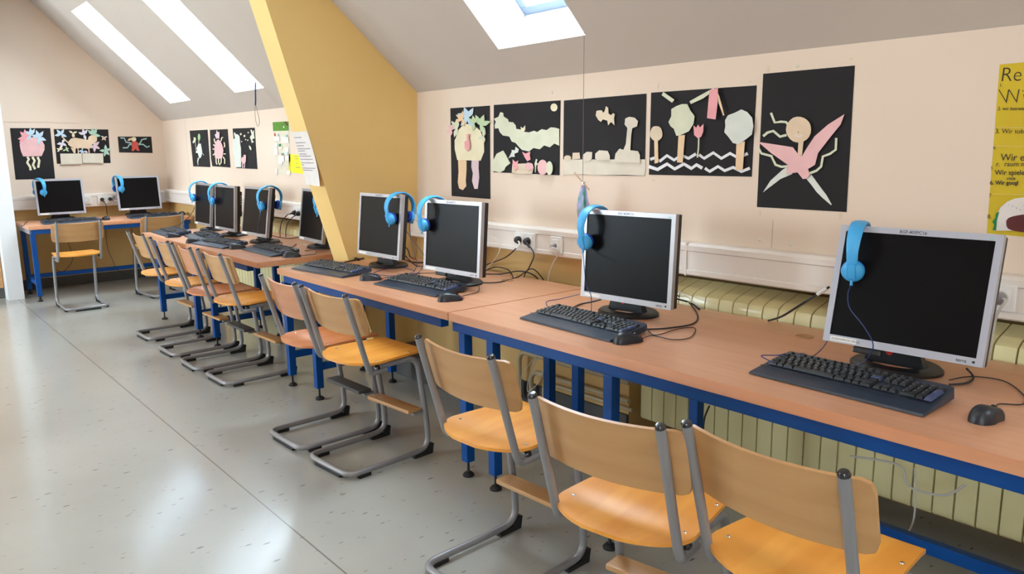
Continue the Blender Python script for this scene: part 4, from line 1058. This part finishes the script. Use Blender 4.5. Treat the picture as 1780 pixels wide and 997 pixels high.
P5.blob(966, 430, 75, 77, 'p_skin', 'head_cutout', n=22, wob=.01)
P5.strip([(945, 464), (968, 472), (988, 464)], 6, 'p_lav', 'mouth_cutout'); P5.blob(966, 446, 3, 3, 'ink', 'nose_mark', n=8)
# yellow rules poster (crop 1640,60 scale .3608)
c5 = (1640, 60, .3608)
P6 = Poster('bright yellow handwritten class rules poster cut off by the right edge', WP, [(1738, 112), (1960, 92), (1952, 428), (1715.5, 405)], 'yellow', 'poster', c5, name='rules_poster')
P6.layer = 1
P6.text('Re', 272, 226, 98, thick=-.012, slant=.15, rise=.03); P6.text('geln', 400, 222, 98, thick=-.012, slant=.15, rise=.03)
P6.text('1.', 271, 252, 24); P6.text('Wir', 276, 335, 105, thick=-.022, slant=-.2, rise=.02)
P6.text('2. wir betreten', 262, 364, 23, thick=.01, slant=.2, rise=.0); P6.text('3. Wir toben', 250, 476, 32, slant=.1, rise=.0)
P6.text('4.', 240, 553, 24); P6.text('Wir es', 276, 607, 48, slant=.1); P6.text('r.  raum n', 254, 634, 34, slant=.1)
P6.text('5', 230, 650, 22); P6.text('Wir spiele', 250, 675, 34, thick=.012); P6.text('viele', 306, 700, 24, thick=.014); P6.text('6. Wir googl', 226, 722, 27, thick=.03)
P6.text('7.', 222, 782, 24); P6.text('8.', 214, 886, 30)
P6.layer = 3
for yy in (448, 537, 768): P6.strip([(240, yy), (700, yy+4)], 1.2, 'p_tan', 'pencil_line')
P6.shape([(268, 853), (280, 830), (310, 805), (350, 788), (388, 784), (470, 790), (520, 830), (545, 880), (530, 945), (247, 943), (262, 880)], 'p_bread', 'bread_cutout')
P6.shape([(258, 860), (274, 852), (262, 895), (258, 942), (242, 940), (250, 915), (240, 900), (256, 882)], 'p_lettuce', 'lettuce_cutout')
P6.blob(385, 908, 80, 42, 'p_scrib', 'scribble_mark', n=20, wob=.04)
for k in range(16):
    P6.blob(322+(k*37) % 130, 818+(k*17) % 30, 1.6, 1.6, 'ink', 'seed_mark', n=6); P6.layer -= .95
# small pictures on the far right wall (crop 320,210 scale .09027)
c6 = (320, 210, .09027)
Q1 = Poster('small black picture of a white figure with a green hat on the far right wall', WP, [(329.7, 227), (361, 225.2), (366, 290.3), (336.2, 289)], crop=c6, group='small black collages on the far wall')
Q1.strip([(218, 400), (230, 500), (238, 600)], 7, 'p_tan', 'stick_cutout'); Q1.shape([(168, 410), (195, 360), (188, 310), (205, 330), (218, 310), (235, 350), (222, 400), (185, 432)], 'p_green', 'flag_cutout')
Q1.shape([(285, 440), (330, 435), (345, 520), (358, 590), (350, 660), (325, 715), (300, 715), (275, 620), (230, 612), (262, 560), (245, 530), (270, 480)], 'p_pale', 'figure_cutout')
Q1.blob(300, 312, 24, 66, 'p_bright', 'hat_cutout'); Q1.strip([(292, 712), (276, 780), (284, 855)], [26, 20, 6], 'p_pale', 'tail_cutout')
Q1.strip([(350, 600), (398, 660)], 8, 'p_pale', 'arm_cutout'); Q1.strip([(300, 378), (302, 440)], 7, 'p_cream', 'neck_cutout')
Q2 = Poster('small black picture of a pink beetle with many legs on the far right wall', WP, [(365, 225.5), (396, 224.2), (401, 291), (369.3, 288.8), (367, 275)], crop=c6, group='small black collages on the far wall')
for st in ([(610, 430), (590, 380), (585, 340)], [(615, 490), (570, 455)], [(615, 548), (560, 540)], [(615, 620), (568, 660)], [(725, 390), (740, 320), (768, 318)], [(780, 510), (800, 490), (788, 412)], [(780, 635), (820, 635)], [(770, 690), (805, 740), (800, 825)], [(640, 720), (642, 800), (658, 838)], [(690, 720), (688, 800), (710, 845), (738, 800), (742, 720)]): Q2.strip(st, 20, 'p_cream', 'leg_cutout')
Q2.shape([(680, 355), (730, 390), (765, 470), (785, 560), (775, 660), (755, 725), (630, 722), (612, 620), (615, 480), (640, 400)], 'p_pink', 'body_cutout')
Q2.shape([(655, 345), (640, 320), (618, 262), (648, 250), (655, 175), (680, 220), (708, 210), (712, 280), (705, 350), (680, 330)], 'p_lilac', 'crown_cutout')
Q3 = Poster('small black picture of a tall white figure with a pink animal', WP, [(404.5, 223.3), (443, 221.8), (447.8, 293.8), (411, 291.8)], crop=c6, group='small black collages on the far wall')
Q3.shape([(965, 240), (980, 215), (995, 250), (1040, 260), (1075, 300), (1085, 450), (1100, 520), (1105, 890), (985, 892), (972, 700), (945, 560), (945, 365), (985, 330)], 'p_pale', 'figure_cutout')
Q3.shape([(1285, 170), (1310, 170), (1325, 215), (1352, 175), (1355, 270), (1368, 345), (1335, 335), (1320, 370), (1352, 405), (1310, 425), (1300, 370), (1275, 320), (1290, 285), (1310, 270)], 'p_green', 'star_cutout')
for x, y, w_ in ((1102, 255, 22), (1175, 290, 22), (1250, 225, 15), (1203, 358, 14), (1245, 372, 14), (1130, 398, 14)): Q3.blob(x, y, w_*.8, w_, 'p_cream', 'flake_cutout', n=8)
Q3.shape([(1270, 470), (1300, 490), (1322, 530), (1315, 570), (1288, 540)], 'p_green', 'flake_cutout')
Q3.shape([(1170, 660), (1195, 648), (1218, 670), (1215, 780), (1195, 822), (1150, 822), (1125, 760), (1098, 735), (1130, 730), (1135, 700), (1172, 695)], 'p_pink', 'animal_cutout')
Q3.strip([(1155, 820), (1158, 905)], 18, 'p_lilac', 'leg_cutout'); Q3.strip([(1198, 818), (1193, 905)], 16, 'p_lilac', 'leg_cutout')
# green-headed notice, neon note (crop 460,200 scale .1303)
c7 = (460, 200, .1303)
N_ = Poster('narrow beige notice with a green header and small cards, left of the pillar', WP, [(474.2, 212), (502, 210.4), (506.5, 304), (481, 302.5)], 'p_board', 'notice', c7, name='wall_notice')
N_.shape([(110, 95), (320, 82), (326, 205), (118, 213)], 'p_head', 'green_header')
N_.shape([(262, 88), (285, 86), (320, 125), (320, 150)], 'p_scrib', 'corner_ribbon'); N_.blob(262, 158, 8, 14, 'p_card', 'flower_print', n=8)
for x0, y0, x1, y1, m_ in ((132, 290, 208, 345, 'p_card'), (232, 290, 326, 372, 'p_card'), (132, 372, 178, 425, 'p_card'), (202, 398, 240, 450, 'p_card'), (278, 430, 328, 492, 'p_card'), (138, 470, 185, 530, 'p_card'), (192, 540, 270, 620, 'p_card'), (285, 545, 330, 605, 'p_card'), (150, 710, 180, 790, 'p_card'), (298, 735, 350, 790, 'p_card'), (198, 385, 228, 420, 'p_lettuce'), (232, 505, 262, 540, 'p_grey'), (136, 240, 150, 280, 'p_red'), (182, 250, 198, 282, 'p_teal'), (290, 262, 315, 295, 'p_teal'), (280, 495, 320, 525, 'p_blue'), (198, 625, 250, 655, 'p_lav'), (132, 435, 180, 462, 'p_lav')):
    N_.shape([(x0, y0), (x1, y0-3), (x1+2, y1-2), (x0+2, y1)], m_, 'picture_card'); N_.layer -= .93
T_ = Poster('neon yellow note partly covered by the white sheet beside the pillar', WP, [(502.8, 267.5), (526, 269.5), (527, 302), (502, 299)], 'yellow_note', 'note', c7, name='sticky_note')
for k, (x, y, w) in enumerate(((395, 548, 60), (410, 580, 40), (425, 640, 26), (420, 695, 60))): T_.strip([(x, y), (x+w, y+3)], 7, 'ink_light', 'printed_line')
# pictures on the end wall
c8 = (0, 200, .2005)
E1 = Poster('black picture of a pink jellyfish with leafy hair on the end wall', BP, [(17.2, 222.5), (87.2, 222.5), (95.8, 310.3), (27, 312)], crop=c8, group='black paper collages on the end wall')
for pts in ([(235, 362), (250, 380), (235, 410), (262, 450), (265, 478)], [(280, 362), (300, 395), (285, 430), (304, 468)], [(325, 362), (340, 395), (330, 455)]): E1.strip(pts, 20, 'p_cream', 'tentacle_cutout')
E1.shape([(200, 358), (180, 310), (170, 260), (178, 215), (230, 195), (300, 190), (360, 215), (385, 260), (385, 300), (360, 355)], 'p_pink', 'body_cutout')
E1.leafs(225, 195, 75, (45, 100, 135, 190, 215), 'p_hot'); E1.leafs(270, 170, 62, (100, 150, 60, 230), 'p_blue'); E1.leafs(335, 195, 70, (55, 110, 160, 340, 270), 'p_blue')
c9 = (80, 215, .11236)
E2 = Poster('black picture of a tan lion among leaves above two pale cards', BP, [(93.2, 224.2), (188, 224.8), (192.3, 283.3), (98.8, 284.5)], crop=c9, group='black paper collages on the end wall')
for cx_, cy_, L_, an, m_ in ((228, 165, 100, (130, 60, 190, 340), 'p_blue'), (415, 145, 72, (150, 20, 270, 290), 'p_cream'), (585, 165, 95, (100, 55, 160, 290), 'p_lav'), (730, 170, 115, (60, 140, 350, 100), 'p_mint'), (895, 215, 55, (150, 230, 300, 20), 'p_tan'), (245, 300, 85, (60, 190, 260, 330), 'p_lav'), (210, 400, 55, (80, 160, 220, 20), 'p_cream'), (305, 400, 55, (80, 200, 330, 30), 'p_leaf'), (555, 410, 60, (80, 200, 260, 300), 'p_blue'), (620, 420, 45, (250, 290, 200), 'p_lav'), (745, 340, 100, (40, 100, 200, 270, 330), 'p_lilac'), (915, 415, 95, (90, 20, 180, 260, 310), 'p_mint')): E2.leafs(cx_, cy_, L_, an, m_)
E2.shape([(345, 270), (380, 230), (440, 215), (560, 235), (640, 250), (655, 200), (700, 175), (750, 178), (785, 220), (780, 270), (740, 295), (700, 330), (660, 390), (560, 375), (450, 380), (370, 350), (335, 320)], 'p_skin', 'lion_cutout')
E2.shape([(375, 370), (455, 370), (450, 455), (425, 455), (405, 420)], 'p_skin', 'leg_cutout'); E2.strip([(488, 380), (495, 460)], 16, 'p_skin', 'leg_cutout'); E2.strip([(655, 385), (660, 455)], 16, 'p_skin', 'leg_cutout'); E2.strip([(235, 195), (300, 260), (345, 300)], 16, 'p_skin', 'tail_cutout')
E2.shape([(212, 462), (545, 458), (555, 622), (225, 628)], 'p_sand', 'pale_card'); E2.shape([(552, 458), (875, 458), (880, 610), (560, 605)], 'p_sand', 'pale_card')
E3 = Poster('small wide black picture of a red bird with teal arms', BP, [(204.5, 237.3), (263, 237.3), (265.3, 265.8), (207, 264.8)], crop=c9, group='black paper collages on the end wall')
for pts in ([(1150, 220), (1210, 222), (1235, 282), (1320, 300)], [(1185, 372), (1260, 370), (1285, 325), (1325, 315)], [(1555, 230), (1480, 245), (1455, 300), (1420, 315)], [(1600, 345), (1555, 362), (1500, 318), (1430, 320)]): E3.strip(pts, 20, 'p_teal', 'arm_cutout')
E3.shape([(1310, 310), (1340, 270), (1400, 275), (1430, 310), (1425, 365), (1445, 415), (1410, 420), (1385, 385), (1350, 425), (1318, 415), (1330, 370)], 'p_red', 'body_cutout')
E3.blob(1355, 240, 38, 34, 'p_cream', 'head_cutout'); E3.shape([(1330, 215), (1275, 230), (1256, 262), (1290, 262), (1330, 245)], 'p_orange', 'beak_cutout')
# white sheet on the slanted face of the pillar
def pface(s_, z, d=0):        # s_ across the face (0 = near edge .. 0.2), z height
    y = -2.43+(z)*(.81/2.87); p = pil(s_)(y, z); n = Vector((0, .962, -.272)); return p+n*d
t = thing('paper_sheet', 'white printed sheet taped to the slanted front of the yellow pillar, bottom curling', 'sheet')
def zof(px, py):
    return None
bm = B(); n = 12; V = []
za, zb = 1.455, 1.150
for i in range(n+1):
    z = za+(zb-za)*i/n; cu = .004+.030*(i/n)**3
    V.append([bm.verts.new(pface(s_, z, .002+cu*(1 if s_ < .1 else .6))) for s_ in (-.012+.0*i, .06, .13, .198)])
for a, b in zip(V, V[1:]):
    for k in range(3): bm.faces.new((a[k], a[k+1], b[k+1], b[k]))
bm.normal_update()
g = bmesh.ops.extrude_face_region(bm, geom=list(bm.faces)); bmesh.ops.translate(bm, vec=(0, .0006, 0), verts=[v_ for v_ in g['geom'] if isinstance(v_, bmesh.types.BMVert)])
obj('sheet', bm, M['p_sheet'], t, True)
for k, (zz, w) in enumerate(((1.425, .10), (1.395, .13), (1.378, .10), (1.36, .165), (1.348, .09), (1.33, .10), (1.318, .15), (1.30, .16), (1.28, .165), (1.268, .03), (1.25, .165), (1.238, .13))):
    i_ = (za-zz)/(za-zb); cu = .004+.030*i_**3+.0035
    bm = B(); q = [pface(s_, z_, cu+.001) for s_, z_ in ((.18, zz), (.18-w, zz), (.18-w, zz-.004), (.18, zz-.004))]
    bm.faces.new([bm.verts.new(v_) for v_ in q]); obj('printed_line', bm, M['ink_light'], t)

# ================================================================== HANGING THINGS
SX = oy(1016, 60, -2.50)
top = Vector((2.452, -2.505, 1.835)); bot = oy(1013, 318, -2.50); bot.x = 2.452
t = thing('hanging_string', 'thin grey string hanging from the near skylight corner', 'string', top)
obj('string', tubem([(0, 0, 0), bot-top], .0012, 6), M['string'], t)
t = thing('clothes_peg', 'wooden clothes peg clipped at the end of the hanging string', 'peg', bot)
for i, (dx, dz_) in enumerate(((-.0, 0), (.012, .006))):
    obj('peg_half', tubem([(.045+dx*.6, 0, .04+dz_), (-.04, 0, -.028)], .0035, 4), M['peg'], t)
obj('peg_spring', tubem([(-.006, -.008, .002), (-.006, .008, .002)], .004, 8), M['screw'], t)
t = thing('dyed_cloth', 'small purple, blue and green dyed cloth hanging from the peg', 'cloth', bot)
bm = B(); prof = [(0.0, .008, .010), (-.03, .020, .012), (-.06, .026, .018), (-.09, .034, .020), (-.115, .036, .02), (-.14, .026, .016), (-.165, .010, .008)]
rings = []
for z, w, dd in prof:
    cxo = -.004+.06*z*-.25
    rings.append([bm.verts.new((cxo+w*math.cos(2*PI*k/14)*(1+.22*math.sin(3*k)), dd*math.sin(2*PI*k/14)*(1+.4*math.sin(2.2*k+z*40)), z-.01)) for k in range(14)])
for a, b in zip(rings, rings[1:]):
    for k in range(14): bm.faces.new((a[k], a[(k+1) % 14], b[(k+1) % 14], b[k]))
bm.faces.new(rings[0]); bm.faces.new(rings[-1][::-1])
obj('cloth_fold', bm, M['cloth'], t, True)
# braided cord with a loop at the second skylight
p0 = sp(5.935, -2.47)+Vector((0, .004, -.004))
t = thing('braided_cord', 'short dark braided cord with a wire loop hanging from the far skylight', 'cord', p0)
obj('cord', tubem(spline([(0, 0, 0), (-.01, .01, -.06), (.0, .01, -.13), (.01, .01, -.17)], 6), .006, 8), M['cable_blue'], t, True)
obj('wire_loop', tubem(spline([(.01, .01, -.16), (.03, .01, -.25), (.0, .01, -.33), (-.045, .01, -.30), (-.02, .01, -.22), (.008, .01, -.165)], 8), .0018, 6), M['string'], t, True)
# chewed tape remains and wall plugs on the right wall
for i, (px, py, w, h) in enumerate(((1335, 120, .012, .022), (1303, 142, .012, .006), (1144, 150, .005, .018), (1321, 370, .008, .02), (1461, 375, .008, .022), (1135, 313, .012, .008), (1479, 102, .010, .008), (734, 160, .02, .010))):
    p = oy(px, py, WY); o = obj('tape_scrap', boxm(-w/2, w/2, 0, .0012, -h/2, h/2), M['p_tan'], None, loc=(p.x, WY+.0001, p.z))
    tag(o, ['scrap of old tape above the top left corner of the dancer picture', 'dark tape scrap above the right end of the wave picture', 'thin tape scrap above the left end of the wave picture', 'tape scrap under the left corner of the dancer picture', 'tape scrap under the right corner of the dancer picture', 'tape scrap under the left corner of the wave picture', 'tape scrap above the right corner of the dancer picture', 'torn tape scrap in the corner where pillar and ceiling meet'][i], 'tape')
for i, (px, py) in enumerate(((1321, 416), (1374, 424), (1386, 114), (960, 160))):
    p = oy(px, py, WY); o = obj('wall_plug', lathem([(0, .003), (.005, .003), (.009, 0), (0, 0)], seg=12, axis='Y'), M['p_sand'], None, True, loc=(p.x, WY+.0002, p.z))
    tag(o, ['small filled screw hole below the dancer picture', 'tiny screw hole right of the one below the dancer picture', 'small screw hole above the dancer picture', 'small screw hole above the moon picture'][i], 'screw hole')
# dark case under the middle desk
t = thing('floor_box', 'low dark grey box on the floor under the middle desk', 'box', (3.62, -2.50, 0))
obj('box_body', boxm(-.42, .42, -.12, .10, 0, .13, .004), M['skirting'], t); obj('box_lid', boxm(-.425, .425, -.125, .105, .13, .145, .003), M['skirting'], t)

# ================================================================== LIGHT
W = bpy.data.worlds.new('World'); SC.world = W; W.use_nodes = True
bg = W.node_tree.nodes['Background']; bg.inputs['Color'].default_value = (.78, .90, 1.0, 1); bg.inputs['Strength'].default_value = 38.0
def portal(loc, rot, sx, sy):
    L = bpy.data.lights.new('daylight_portal', 'AREA'); L.shape = 'RECTANGLE'; L.size = sx; L.size_y = sy
    L.cycles.is_portal = True
    o = bpy.data.objects.new('daylight_portal', L); COL.objects.link(o); o.location = loc; o.rotation_euler = rot; return o
for a, b in SKY:
    c_ = sp((a+b)/2, (SY0+SY1)/2, .30); portal(c_, (-(-PI/4), 0, 0), b-a, (SY1-SY0)*math.sqrt(2))
for a, b in LW: portal(((a+b)/2, LY+.2, 1.65), (-PI/2, 0, 0), b-a, 1.4)

# ================================================================== CAMERA
cd = bpy.data.cameras.new('camera'); cam = bpy.data.objects.new('camera', cd); COL.objects.link(cam)
cd.sensor_width = 36.0; cd.sensor_fit = 'HORIZONTAL'; cd.lens = 36.0*FPX/1780.0
Mx = Matrix(((R_.x, U_.x, -F_.x, 0), (R_.y, U_.y, -F_.y, 0), (R_.z, U_.z, -F_.z, CAMH), (0, 0, 0, 1)))
cam.matrix_world = Mx
cd.clip_start = .02
SC.camera = cam
vs = SC.view_settings; vs.view_transform = 'Standard'; vs.look = 'None'; vs.exposure = -0.1; vs.gamma = 1.0; vs.use_curve_mapping = False
